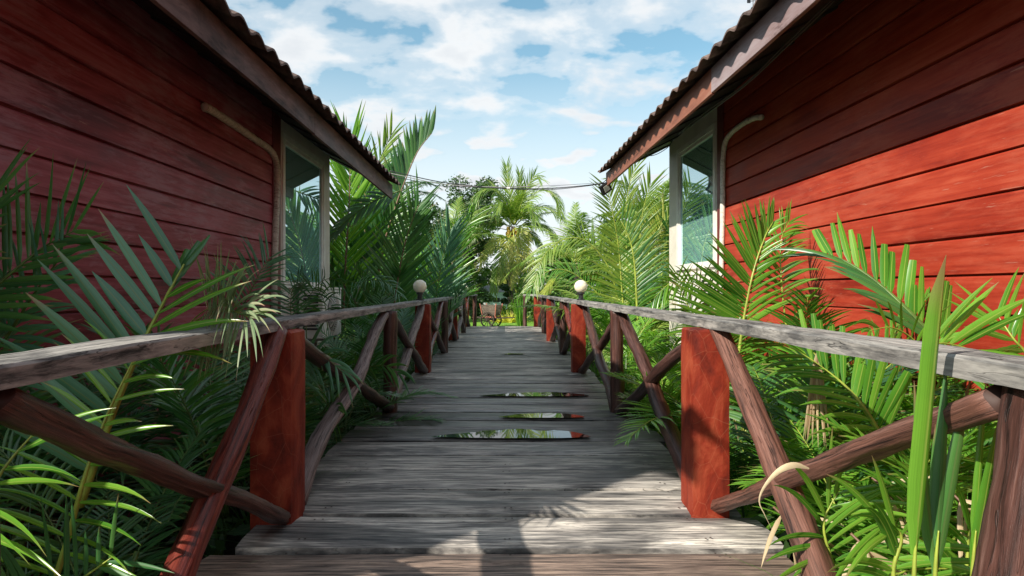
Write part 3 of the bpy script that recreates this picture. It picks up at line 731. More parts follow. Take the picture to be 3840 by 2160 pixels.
def floodlight():
    c = P(2272, 706, 9.0)
    t = empty('flood_light', c, R(0), label='black square flood light tilted down at the tip of the right eave', cat='flood light')
    M = Matrix.Rotation(R(-28), 4, 'Y') @ Matrix.Rotation(R(25), 4, 'X') @ Matrix.Rotation(R(20), 4, 'Z')
    mb = MB(); mb.box(-0.09, 0.09, -0.02, 0.03, -0.075, 0.075, M=M); mb.build('housing', MAT['black'], t, bevel=0.006)
    mb = MB()
    for i in range(6): mb.box(-0.07+i*0.026, -0.062+i*0.026, 0.031, 0.05, -0.06, 0.06, M=M)
    mb.build('cooling_fin', MAT['black'], t)
    mb = MB(); mb.box(-0.05, 0.05, -0.026, -0.0205, -0.045, 0.045, M=M)
    m = simple('lamp_glass', (0.55, 0.57, 0.50), 0.15, var=0.2, scale=30); mb.build('glass', m, t)
    mb = MB(); mb.tube([M @ Vector((-0.095, 0.01, 0)), M @ Vector((-0.1, 0.01, 0.1)), M @ Vector((0.1, 0.01, 0.1)), M @ Vector((0.095, 0.01, 0))], 0.006, 6)
    mb.build('bracket', MAT['black'], t)
floodlight()
mb = MB(); mb.tube([(0, 0, 0), (0.14, 0.02, 0.03)], 0.013, 10); mb.box(-0.02, 0.02, -0.01, 0.03, -0.02, 0.02)
o = mb.build('white_fitting', MAT['white']); o.location = P(2284, 626, 8.9); tag(o, label='short white tube fitting sticking out at the right eave tip', cat='fitting')
mb = MB(); mb.box(-0.11, 0.09, -0.05, 0.05, -0.05, 0.04); mb.tube([(-0.11, 0, -0.01), (-0.17, 0, -0.03)], 0.035, 12); mb.box(0.02, 0.06, -0.02, 0.02, 0.04, 0.12)
o = mb.build('junction_box', MAT['black'], bevel=0.006); o.location = P(2495, 522, 8.3); tag(o, label='dark camera-like box fixed under the right eave beside the window bay', cat='box')
# weather vane on the right roof
wv = empty('weather_vane', (0, 0, 0), label='small dark weather vane with a ball on the right roof', cat='weather vane')
wv.location = P(2824, 40, 7.0)
mb = MB(); mb.sphere((0, 0, 0.02), 0.028, 12, 8); mb.build('ball', MAT['black'], wv, smooth=True)
mb = MB(); mb.tube([(0, 0, -0.25), (0, 0, 0.2)], 0.005, 6); mb.tube([(-0.06, 0, 0.11), (0.07, 0, 0.12)], 0.004, 6); mb.box(-0.07, -0.03, -0.003, 0.003, 0.09, 0.14); mb.build('arrow', MAT['black'], wv)
#PLANTS
# ------------------------------------------------------------------ palms
def add_frond(mb, pts, nrm, L, n, wd, a0=70, a1=28, droop=0.25, vee=0.25, seg=5, start=0.18, trim=None, sides=(1, -1), rr=0.010, seed=0, lf=None, jit=6, rs=26, fold=0.28, tipr=0.25, taper=0.45, side=None):
    rnd = random.Random(seed); cp = catmull(pts, rs); nrm = Vector(nrm).normalized()
    cum = [0]
    for i in range(1, rs): cum.append(cum[-1]+(cp[i]-cp[i-1]).length)
    tot = cum[-1]
    def at(t):
        d = t*tot; i = 0
        while i < rs-2 and cum[i+1] < d: i += 1
        k = (d-cum[i])/max(cum[i+1]-cum[i], 1e-6)
        return cp[i].lerp(cp[i+1], min(k, 1.0)), (cp[i+1]-cp[i]).normalized()
    mb.tube(cp, [rr*(1-(1-tipr)*i/(rs-1)) for i in range(rs)], 5, mat=1)
    for i in range(n):
        for s in sides:
            t = start+(1-start)*((i+0.5+rnd.uniform(-.25, .25))/n)
            t = min(t, 0.999)
            p, T = at(t)
            S = Vector(side) if side else T.cross(nrm).normalized(); Nn = S.cross(T).normalized()
            u = (t-start)/(1-start)
            a = R(a0+(a1-a0)*u+rnd.uniform(-jit, jit))
            ll = L*(lf(u) if lf else (0.55+0.45*math.sin(math.pi*min(1, u*1.15+0.12)))*(1-0.45*u**3))*rnd.uniform(0.86, 1.08)
            d = (T*math.cos(a)+S*(s*math.sin(a))+Nn*(vee+rnd.uniform(-.1, .1))).normalized()
            ww = wd*rnd.uniform(0.85, 1.15)*(1-0.35*u)
            cut = 1.0
            if n > 12 and trim is None and rnd.random() < 0.05: continue
            if rnd.random() < 0.08: ll *= rnd.uniform(0.45, 0.8)
            if trim is not None and rnd.random() < trim[0]: cut = rnd.uniform(trim[1], trim[2])
            dr = droop*rnd.uniform(0.6, 1.5)
            prev = None; q = p.copy(); sl = ll*cut/seg
            tw = rnd.uniform(-0.5, 0.5)
            for k in range(seg+1):
                v = k/seg*cut
                wk = ww*(0.30+0.70*min(1, v*6)) * (1-max(0, (v-taper)/(1-taper))**1.6*0.97)
                B = d.cross(Nn)
                if B.length < 1e-3: B = S.copy()
                B.normalize(); NN = B.cross(d).normalized()
                an = tw*v; B2 = B*math.cos(an)+NN*math.sin(an); N2 = B2.cross(d).normalized()
                e = N2*(wk*fold)
                ids = [mb.vert(q-B2*(wk/2)-e), mb.vert(q), mb.vert(q+B2*(wk/2)-e)]
                if prev:
                    v0, v1 = (k-1)/seg*cut, v
                    mb.face([prev[0], prev[1], ids[1], ids[0]], [(0, v0), (.5, v0), (.5, v1), (0, v1)])
                    mb.face([prev[1], prev[2], ids[2], ids[1]], [(.5, v0), (1, v0), (1, v1), (.5, v1)])
                prev = ids
                d = (d+Vector((0, 0, -dr*(0.35+v*1.3)))*(1.6/seg)).normalized()
                q = q+d*sl
def arch_pts(length, th0, th1, n=6, pw=1.3):
    pts = [Vector((0, 0, 0))]; 
    for i in range(1, n+1):
        th = R(th0+(th1-th0)*((i-0.5)/n)**pw)
        pts.append(pts[-1]+Vector((math.sin(th), 0, math.cos(th)))*length/n)
    return pts
PROTO = {}
SPEC = {
 'areca':  dict(length=1.5, L=0.46, n=30, wd=0.026, a0=68, a1=26, droop=0.34, vee=0.22, seg=5, start=0.30, rr=0.008),
 'areca_fine': dict(length=1.1, L=0.34, n=24, wd=0.015, a0=66, a1=24, droop=0.55, vee=0.15, seg=5, start=0.25, rr=0.005),
 'broad':  dict(length=2.9, L=0.95, n=34, wd=0.050, a0=55, a1=22, droop=0.10, vee=0.25, seg=5, start=0.22, rr=0.018),
 'coco':   dict(length=3.3, L=0.80, n=62, wd=0.045, a0=64, a1=28, droop=0.75, vee=0.12, seg=5, start=0.16, rr=0.022),
}
def proto(sp, leaf, rach, var):
    key = (sp, leaf, rach, var)
    if key not in PROTO:
        d = dict(SPEC[sp]); length = d.pop('length')
        th0 = [4, 8, 14, 10, 18, 25][var % 6]; th1 = [35, 60, 85, 100, 120, 140][var % 6]
        if sp == 'coco': th0, th1 = [(4, 22), (10, 55), (28, 95), (50, 125), (80, 150), (115, 172)][var % 6]
        if sp == 'broad': th1 = [14, 25, 40, 55, 70, 85][var % 6]
        if sp == 'coco': d['droop'] = [0.15, 0.3, 0.6, 0.8, 0.9, 0.6][var % 6]
        mb = MB(); add_frond(mb, arch_pts(length, th0, th1), (-1, 0, 0.35), side=(0, -1, 0), seed=hash((sp, var)) % 997 if False else (len(sp)*31+var*7), **d)
        PROTO[key] = mb.build('frond', [MAT[leaf], MAT[rach]], mesh_only=True, smooth=True)
    return PROTO[key]
def palm(name, label, base, cat='palm', group=None, gen=(), heroes=(), stems=(), trunk=None, seed=1):
    """gen: (species, leaf, rachis, count, scale, tilt0, tilt1, az0, az1, height, [variants])"""
    rnd = random.Random(seed); base = Vector(base)
    t = empty(name, base, label=label, cat=cat, group=group)
    for (sp, leaf, rach, cnt, scl, t0, t1, az0, az1, h0, vs) in gen:
        for i in range(cnt):
            f = (i+rnd.uniform(-.3, .3))/max(cnt, 1)
            az = R(az0+(az1-az0)*f); tilt = R(rnd.uniform(t0, t1))
            if sp == 'coco': tilt = R(rnd.uniform(-8, 8))
            me = proto(sp, leaf, rach, vs[i % len(vs)])
            o = bpy.data.objects.new('frond', me); C.objects.link(o); o.parent = t
            o.location = (rnd.uniform(-.06, .06)*scl, rnd.uniform(-.06, .06)*scl, h0*rnd.uniform(0.85, 1.1))
            o.rotation_mode = 'ZYX'
            o.rotation_euler = (R(rnd.uniform(-12, 12)), tilt, az)
            o.rotation_mode = 'XYZ'
            o.matrix_local = Matrix.Translation(o.location) @ Matrix.Rotation(az, 4, 'Z') @ Matrix.Rotation(tilt, 4, 'Y') @ Matrix.Rotation(R(rnd.uniform(-18, 18)), 4, 'Z') @ Matrix.Scale(scl*rnd.uniform(0.85, 1.15), 4)
    for h in heroes:
        h = dict(h); leaf = h.pop('leaf', 'leaf_bright'); rach = h.pop('rach', 'rachis'); pts = h.pop('pts'); nr = h.pop('nrm', (0, -1, 0.25)); lab = h.pop('label', None)
        mb = MB(); add_frond(mb, [P(*p)-base for p in pts], nr, **h)
        o = mb.build('frond', [MAT[leaf], MAT[rach]], t, smooth=True)
        if lab: o['label'] = lab
    for (p0, p1, r0, r1, mat) in stems:
        mb = MB(); mb.tube(catmull([Vector(p0), (Vector(p0)+Vector(p1))/2+Vector((rnd.uniform(-.03, .03), rnd.uniform(-.03, .03), 0)), Vector(p1)], 10), [r0+(r1-r0)*i/9 for i in range(10)], 8)
        mb.build('stem', MAT[mat], t, smooth=True)
    if trunk:
        h, r0, r1, lean = trunk; mb = MB(); n = 26
        pts = [Vector((lean*(i/(n-1))**2, 0, h*i/(n-1))) for i in range(n)]
        mb.tube(pts, [(r0+(r1-r0)*i/(n-1))*(1.06 if i % 2 else 0.97) for i in range(n)], 12, wob=0.05)
        mb.build('trunk', MAT['trunk'], t, smooth=True)
    return t
def stemset(k, h, seed, mat='rachis_green', r=0.014, sp=0.10):
    rnd = random.Random(seed); o = []
    for i in range(k):
        a = rnd.uniform(0, 6.28); d = rnd.uniform(0.02, sp)
        p0 = (math.cos(a)*d, math.sin(a)*d, 0); p1 = (math.cos(a)*d*1.8, math.sin(a)*d*1.8, h*rnd.uniform(.8, 1.1)); o.append((p0, p1, r, r*0.7, mat))
    return o
G = -0.42
ORD = ['nearest', 'second', 'third', 'fourth', 'fifth', 'sixth', 'seventh', 'eighth', 'ninth', 'tenth', 'eleventh', 'twelfth']

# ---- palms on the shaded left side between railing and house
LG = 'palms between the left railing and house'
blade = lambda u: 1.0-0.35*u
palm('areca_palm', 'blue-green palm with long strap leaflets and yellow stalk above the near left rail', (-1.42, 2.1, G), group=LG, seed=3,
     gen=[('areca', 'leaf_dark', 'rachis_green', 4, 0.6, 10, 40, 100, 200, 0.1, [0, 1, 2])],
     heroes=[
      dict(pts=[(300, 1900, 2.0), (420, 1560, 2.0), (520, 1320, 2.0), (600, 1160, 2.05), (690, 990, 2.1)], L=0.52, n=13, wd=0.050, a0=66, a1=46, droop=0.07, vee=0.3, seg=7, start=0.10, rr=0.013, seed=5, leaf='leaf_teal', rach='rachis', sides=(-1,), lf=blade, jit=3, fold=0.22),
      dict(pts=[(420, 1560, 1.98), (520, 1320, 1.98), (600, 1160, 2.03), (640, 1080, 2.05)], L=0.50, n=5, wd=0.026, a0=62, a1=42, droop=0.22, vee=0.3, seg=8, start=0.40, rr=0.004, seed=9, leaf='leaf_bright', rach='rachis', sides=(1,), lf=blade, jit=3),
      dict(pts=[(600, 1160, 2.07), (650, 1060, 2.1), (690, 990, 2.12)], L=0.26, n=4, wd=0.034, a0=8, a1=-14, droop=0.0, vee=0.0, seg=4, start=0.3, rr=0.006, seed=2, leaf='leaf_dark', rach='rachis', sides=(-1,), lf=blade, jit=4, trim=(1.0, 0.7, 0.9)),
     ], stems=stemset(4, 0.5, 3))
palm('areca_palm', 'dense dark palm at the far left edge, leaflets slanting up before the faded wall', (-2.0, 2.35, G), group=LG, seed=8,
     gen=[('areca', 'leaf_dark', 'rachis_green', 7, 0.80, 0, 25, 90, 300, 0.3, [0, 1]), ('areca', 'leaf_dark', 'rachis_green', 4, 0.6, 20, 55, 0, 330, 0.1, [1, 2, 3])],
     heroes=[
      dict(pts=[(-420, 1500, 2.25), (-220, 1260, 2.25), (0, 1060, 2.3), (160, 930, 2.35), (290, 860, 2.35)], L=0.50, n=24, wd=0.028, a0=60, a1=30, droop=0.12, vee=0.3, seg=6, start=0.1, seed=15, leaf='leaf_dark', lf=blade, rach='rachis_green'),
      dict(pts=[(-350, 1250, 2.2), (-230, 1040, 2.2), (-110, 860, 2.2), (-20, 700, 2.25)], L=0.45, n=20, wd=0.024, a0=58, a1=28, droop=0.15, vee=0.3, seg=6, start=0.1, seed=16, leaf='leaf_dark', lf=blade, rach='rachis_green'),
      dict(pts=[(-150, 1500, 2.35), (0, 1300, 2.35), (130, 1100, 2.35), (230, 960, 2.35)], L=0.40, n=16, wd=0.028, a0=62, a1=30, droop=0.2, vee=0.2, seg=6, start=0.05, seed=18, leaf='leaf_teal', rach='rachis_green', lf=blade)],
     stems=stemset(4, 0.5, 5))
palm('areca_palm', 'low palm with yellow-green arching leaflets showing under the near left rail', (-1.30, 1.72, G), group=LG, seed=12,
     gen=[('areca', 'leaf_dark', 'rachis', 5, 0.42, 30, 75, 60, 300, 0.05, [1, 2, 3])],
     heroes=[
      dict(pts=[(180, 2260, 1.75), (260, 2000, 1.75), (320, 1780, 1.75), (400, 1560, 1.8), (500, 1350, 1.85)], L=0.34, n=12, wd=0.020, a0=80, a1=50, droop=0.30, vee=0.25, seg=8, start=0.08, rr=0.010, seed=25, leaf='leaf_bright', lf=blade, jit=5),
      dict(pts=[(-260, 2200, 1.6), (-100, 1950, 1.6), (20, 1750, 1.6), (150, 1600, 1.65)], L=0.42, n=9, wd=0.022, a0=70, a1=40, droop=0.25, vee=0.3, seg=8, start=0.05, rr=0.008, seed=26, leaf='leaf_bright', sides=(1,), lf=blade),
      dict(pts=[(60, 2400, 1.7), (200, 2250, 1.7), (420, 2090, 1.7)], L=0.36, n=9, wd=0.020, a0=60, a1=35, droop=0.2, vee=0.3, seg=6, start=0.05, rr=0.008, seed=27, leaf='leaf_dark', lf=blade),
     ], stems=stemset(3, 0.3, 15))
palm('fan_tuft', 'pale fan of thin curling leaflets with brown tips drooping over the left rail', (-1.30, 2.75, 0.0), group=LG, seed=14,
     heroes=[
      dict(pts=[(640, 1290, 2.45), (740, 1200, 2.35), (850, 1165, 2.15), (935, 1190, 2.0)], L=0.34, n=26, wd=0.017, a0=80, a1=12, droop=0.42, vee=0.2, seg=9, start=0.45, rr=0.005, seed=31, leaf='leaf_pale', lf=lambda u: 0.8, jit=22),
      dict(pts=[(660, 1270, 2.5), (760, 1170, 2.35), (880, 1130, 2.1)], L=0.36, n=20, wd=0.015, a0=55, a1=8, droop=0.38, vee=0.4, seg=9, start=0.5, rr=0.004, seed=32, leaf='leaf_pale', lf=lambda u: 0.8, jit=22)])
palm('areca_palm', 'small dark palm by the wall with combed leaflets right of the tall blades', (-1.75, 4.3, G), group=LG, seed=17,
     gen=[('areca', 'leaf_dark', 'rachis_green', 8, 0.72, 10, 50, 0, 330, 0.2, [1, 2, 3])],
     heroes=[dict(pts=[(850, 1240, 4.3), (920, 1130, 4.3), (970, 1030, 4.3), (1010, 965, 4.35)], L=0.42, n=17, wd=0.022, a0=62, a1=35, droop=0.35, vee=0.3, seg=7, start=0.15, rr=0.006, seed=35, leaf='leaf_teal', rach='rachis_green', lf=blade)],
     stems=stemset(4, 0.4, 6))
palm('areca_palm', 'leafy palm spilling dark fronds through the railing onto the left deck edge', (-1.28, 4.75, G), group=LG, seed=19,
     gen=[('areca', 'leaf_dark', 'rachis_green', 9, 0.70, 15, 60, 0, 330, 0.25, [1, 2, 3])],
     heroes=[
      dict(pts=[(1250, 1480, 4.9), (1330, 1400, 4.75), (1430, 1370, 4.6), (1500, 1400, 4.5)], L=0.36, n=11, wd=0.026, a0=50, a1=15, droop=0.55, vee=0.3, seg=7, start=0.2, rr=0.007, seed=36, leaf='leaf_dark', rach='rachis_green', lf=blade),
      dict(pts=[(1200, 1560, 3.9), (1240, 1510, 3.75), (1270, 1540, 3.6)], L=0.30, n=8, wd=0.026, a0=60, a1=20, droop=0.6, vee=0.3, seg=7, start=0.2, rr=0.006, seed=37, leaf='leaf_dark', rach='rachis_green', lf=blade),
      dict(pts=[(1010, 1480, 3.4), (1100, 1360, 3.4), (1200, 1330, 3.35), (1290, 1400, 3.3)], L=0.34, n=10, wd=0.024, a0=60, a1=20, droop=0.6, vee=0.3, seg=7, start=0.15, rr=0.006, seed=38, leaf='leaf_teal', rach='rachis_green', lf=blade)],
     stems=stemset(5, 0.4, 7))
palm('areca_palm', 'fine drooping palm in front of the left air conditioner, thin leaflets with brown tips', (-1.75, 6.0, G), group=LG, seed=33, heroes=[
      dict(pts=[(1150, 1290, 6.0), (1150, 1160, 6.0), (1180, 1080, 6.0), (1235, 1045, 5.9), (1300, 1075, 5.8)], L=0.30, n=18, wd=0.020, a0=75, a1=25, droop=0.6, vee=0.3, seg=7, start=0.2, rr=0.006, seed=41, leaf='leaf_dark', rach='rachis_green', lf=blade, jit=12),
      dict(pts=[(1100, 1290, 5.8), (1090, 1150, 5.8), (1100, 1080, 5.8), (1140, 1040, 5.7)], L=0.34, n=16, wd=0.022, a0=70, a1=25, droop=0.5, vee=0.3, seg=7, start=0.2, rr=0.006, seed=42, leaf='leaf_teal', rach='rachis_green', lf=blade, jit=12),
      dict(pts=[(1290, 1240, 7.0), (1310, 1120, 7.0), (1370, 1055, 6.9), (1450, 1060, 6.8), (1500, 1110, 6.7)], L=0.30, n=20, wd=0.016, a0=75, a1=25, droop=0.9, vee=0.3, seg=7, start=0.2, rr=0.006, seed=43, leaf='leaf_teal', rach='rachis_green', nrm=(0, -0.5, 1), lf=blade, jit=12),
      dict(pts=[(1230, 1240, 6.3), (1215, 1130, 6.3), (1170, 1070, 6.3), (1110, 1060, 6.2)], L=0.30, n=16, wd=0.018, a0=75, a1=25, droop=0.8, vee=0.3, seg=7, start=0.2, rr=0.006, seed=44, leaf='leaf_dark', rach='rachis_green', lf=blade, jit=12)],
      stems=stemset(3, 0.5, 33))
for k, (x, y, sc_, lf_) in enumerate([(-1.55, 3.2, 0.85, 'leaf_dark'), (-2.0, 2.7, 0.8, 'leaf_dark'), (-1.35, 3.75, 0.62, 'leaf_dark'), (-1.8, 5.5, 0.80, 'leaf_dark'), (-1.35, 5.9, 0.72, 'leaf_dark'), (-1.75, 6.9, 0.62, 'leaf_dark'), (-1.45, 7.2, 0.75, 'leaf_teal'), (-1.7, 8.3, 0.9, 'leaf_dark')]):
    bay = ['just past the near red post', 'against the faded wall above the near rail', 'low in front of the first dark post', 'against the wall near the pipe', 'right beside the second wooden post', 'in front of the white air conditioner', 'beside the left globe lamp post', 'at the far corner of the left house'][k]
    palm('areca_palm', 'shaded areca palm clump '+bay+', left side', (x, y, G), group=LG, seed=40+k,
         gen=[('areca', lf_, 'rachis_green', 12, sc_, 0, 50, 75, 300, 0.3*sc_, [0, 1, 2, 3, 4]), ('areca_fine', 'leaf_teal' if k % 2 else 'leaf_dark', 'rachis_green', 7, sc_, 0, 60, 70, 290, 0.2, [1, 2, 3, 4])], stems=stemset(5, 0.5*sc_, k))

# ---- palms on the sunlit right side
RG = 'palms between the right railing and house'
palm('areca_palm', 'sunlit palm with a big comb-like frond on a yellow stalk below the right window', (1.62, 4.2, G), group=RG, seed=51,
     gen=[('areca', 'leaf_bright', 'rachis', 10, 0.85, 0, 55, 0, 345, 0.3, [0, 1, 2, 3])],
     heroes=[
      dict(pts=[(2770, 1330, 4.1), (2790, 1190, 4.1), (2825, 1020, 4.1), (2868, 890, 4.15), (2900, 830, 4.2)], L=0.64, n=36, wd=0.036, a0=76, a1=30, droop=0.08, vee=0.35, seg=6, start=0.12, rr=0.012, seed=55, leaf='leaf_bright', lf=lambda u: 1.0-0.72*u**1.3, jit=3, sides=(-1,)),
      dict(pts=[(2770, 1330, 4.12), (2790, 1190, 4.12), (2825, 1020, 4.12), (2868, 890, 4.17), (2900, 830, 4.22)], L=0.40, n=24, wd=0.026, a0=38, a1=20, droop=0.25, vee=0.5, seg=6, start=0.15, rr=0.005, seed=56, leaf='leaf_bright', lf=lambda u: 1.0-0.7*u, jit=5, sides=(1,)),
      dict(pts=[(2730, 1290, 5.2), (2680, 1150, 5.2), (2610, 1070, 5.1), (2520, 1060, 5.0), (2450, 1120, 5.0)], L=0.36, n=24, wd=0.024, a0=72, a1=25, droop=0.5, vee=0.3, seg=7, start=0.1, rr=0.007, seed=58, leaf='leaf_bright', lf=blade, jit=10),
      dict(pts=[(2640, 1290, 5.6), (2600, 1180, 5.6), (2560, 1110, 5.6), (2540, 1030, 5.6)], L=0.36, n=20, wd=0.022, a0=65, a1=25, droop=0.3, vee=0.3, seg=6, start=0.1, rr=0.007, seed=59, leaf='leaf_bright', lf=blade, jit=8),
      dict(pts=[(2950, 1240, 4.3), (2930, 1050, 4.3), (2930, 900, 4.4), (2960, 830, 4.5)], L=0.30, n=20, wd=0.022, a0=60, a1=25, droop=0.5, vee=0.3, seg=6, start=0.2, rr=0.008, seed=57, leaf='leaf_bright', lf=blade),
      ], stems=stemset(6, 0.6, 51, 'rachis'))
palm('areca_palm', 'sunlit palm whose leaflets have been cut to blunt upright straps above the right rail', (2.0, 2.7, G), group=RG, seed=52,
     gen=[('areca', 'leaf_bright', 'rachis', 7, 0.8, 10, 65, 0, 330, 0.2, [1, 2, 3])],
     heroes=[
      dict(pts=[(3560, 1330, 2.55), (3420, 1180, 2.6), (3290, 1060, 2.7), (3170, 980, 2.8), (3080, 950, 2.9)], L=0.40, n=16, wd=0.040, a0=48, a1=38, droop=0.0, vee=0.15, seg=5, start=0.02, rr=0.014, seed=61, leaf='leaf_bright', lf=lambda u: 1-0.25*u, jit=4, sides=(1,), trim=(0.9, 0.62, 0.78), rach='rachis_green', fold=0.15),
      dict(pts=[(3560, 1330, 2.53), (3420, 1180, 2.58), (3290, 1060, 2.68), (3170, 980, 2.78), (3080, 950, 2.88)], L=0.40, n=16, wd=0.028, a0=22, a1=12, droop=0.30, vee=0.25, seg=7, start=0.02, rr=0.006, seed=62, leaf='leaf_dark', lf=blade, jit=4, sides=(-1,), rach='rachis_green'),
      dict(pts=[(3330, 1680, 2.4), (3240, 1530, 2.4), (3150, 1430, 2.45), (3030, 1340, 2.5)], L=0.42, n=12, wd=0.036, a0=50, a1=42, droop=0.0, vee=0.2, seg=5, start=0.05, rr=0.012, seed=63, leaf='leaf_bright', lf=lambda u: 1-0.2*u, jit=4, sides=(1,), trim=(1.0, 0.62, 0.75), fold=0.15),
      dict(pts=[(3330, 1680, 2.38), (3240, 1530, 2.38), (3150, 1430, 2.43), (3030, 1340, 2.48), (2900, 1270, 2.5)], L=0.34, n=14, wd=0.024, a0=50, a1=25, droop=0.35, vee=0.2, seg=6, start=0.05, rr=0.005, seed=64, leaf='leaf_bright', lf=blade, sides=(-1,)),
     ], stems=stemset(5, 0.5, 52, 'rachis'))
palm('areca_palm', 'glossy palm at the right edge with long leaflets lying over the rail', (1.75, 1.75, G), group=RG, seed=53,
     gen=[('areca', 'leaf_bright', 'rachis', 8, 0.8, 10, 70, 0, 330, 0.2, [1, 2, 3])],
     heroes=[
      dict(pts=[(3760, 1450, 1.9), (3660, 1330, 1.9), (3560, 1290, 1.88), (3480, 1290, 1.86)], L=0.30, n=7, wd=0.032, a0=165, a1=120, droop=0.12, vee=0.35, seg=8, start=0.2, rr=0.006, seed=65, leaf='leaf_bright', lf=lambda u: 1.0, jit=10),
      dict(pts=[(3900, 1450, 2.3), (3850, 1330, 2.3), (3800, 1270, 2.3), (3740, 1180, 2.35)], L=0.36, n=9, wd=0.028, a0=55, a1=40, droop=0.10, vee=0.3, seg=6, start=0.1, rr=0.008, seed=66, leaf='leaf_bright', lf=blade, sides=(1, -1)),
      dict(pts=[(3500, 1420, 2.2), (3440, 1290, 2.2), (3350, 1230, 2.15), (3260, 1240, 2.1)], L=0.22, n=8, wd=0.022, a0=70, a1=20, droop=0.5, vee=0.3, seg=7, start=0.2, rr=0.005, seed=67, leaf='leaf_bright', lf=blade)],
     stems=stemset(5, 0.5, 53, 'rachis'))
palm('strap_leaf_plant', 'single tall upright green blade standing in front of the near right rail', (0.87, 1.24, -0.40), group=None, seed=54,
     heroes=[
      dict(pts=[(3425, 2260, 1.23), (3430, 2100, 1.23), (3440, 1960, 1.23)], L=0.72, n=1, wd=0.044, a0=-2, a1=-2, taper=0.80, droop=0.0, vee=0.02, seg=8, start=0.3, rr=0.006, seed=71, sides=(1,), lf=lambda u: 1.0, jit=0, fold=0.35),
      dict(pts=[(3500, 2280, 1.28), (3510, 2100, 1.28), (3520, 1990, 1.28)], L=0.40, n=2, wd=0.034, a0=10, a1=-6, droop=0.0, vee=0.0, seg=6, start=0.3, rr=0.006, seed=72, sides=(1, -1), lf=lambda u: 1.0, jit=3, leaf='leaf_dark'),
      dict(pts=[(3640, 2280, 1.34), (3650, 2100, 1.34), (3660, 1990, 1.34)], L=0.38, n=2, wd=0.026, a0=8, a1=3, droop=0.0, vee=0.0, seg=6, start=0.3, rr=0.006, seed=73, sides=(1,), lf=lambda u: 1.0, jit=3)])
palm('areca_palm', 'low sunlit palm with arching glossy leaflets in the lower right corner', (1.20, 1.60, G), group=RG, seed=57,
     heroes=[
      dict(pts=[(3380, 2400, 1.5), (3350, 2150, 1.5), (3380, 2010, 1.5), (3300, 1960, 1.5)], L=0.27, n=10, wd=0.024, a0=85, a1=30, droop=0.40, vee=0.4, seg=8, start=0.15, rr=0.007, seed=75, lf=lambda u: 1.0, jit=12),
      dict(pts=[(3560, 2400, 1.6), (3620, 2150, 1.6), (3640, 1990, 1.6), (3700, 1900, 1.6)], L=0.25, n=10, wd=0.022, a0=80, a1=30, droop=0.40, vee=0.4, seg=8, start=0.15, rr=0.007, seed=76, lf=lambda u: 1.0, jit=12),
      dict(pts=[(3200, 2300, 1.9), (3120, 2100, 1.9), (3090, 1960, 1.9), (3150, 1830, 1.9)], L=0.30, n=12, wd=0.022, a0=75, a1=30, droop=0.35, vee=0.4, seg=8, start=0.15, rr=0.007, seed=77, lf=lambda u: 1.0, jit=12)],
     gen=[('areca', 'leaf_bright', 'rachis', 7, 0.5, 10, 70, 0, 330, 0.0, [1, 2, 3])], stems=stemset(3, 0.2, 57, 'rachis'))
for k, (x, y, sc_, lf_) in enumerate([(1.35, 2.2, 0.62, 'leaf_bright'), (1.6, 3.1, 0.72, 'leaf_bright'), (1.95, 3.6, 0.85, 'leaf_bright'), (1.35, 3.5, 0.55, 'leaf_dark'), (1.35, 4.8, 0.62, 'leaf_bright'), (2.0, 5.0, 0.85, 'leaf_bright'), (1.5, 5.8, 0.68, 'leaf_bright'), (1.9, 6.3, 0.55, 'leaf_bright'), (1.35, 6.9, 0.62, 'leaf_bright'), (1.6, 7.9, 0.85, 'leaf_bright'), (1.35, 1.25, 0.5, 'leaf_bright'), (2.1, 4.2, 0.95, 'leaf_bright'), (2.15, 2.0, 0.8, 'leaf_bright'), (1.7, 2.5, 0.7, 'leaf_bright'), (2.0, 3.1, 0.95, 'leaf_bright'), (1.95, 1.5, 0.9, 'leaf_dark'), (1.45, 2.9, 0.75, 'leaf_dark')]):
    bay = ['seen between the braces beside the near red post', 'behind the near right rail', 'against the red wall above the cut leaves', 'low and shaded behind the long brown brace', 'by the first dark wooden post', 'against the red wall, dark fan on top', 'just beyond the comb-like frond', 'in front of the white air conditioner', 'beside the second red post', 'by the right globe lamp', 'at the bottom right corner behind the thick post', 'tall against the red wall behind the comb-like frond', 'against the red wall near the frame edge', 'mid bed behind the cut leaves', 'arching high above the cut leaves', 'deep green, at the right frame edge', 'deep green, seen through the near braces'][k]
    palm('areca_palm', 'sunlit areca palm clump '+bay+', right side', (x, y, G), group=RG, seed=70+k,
         gen=[('areca', lf_, 'rachis', 12, sc_, 0, 55, -115, 110, 0.3*sc_, [0, 1, 2, 3, 4]), ('areca_fine', 'leaf_bright', 'rachis', 8, sc_, 0, 65, -110, 110, 0.2, [1, 2, 3, 4])], stems=stemset(5, 0.5*sc_, k+30, 'rachis'))

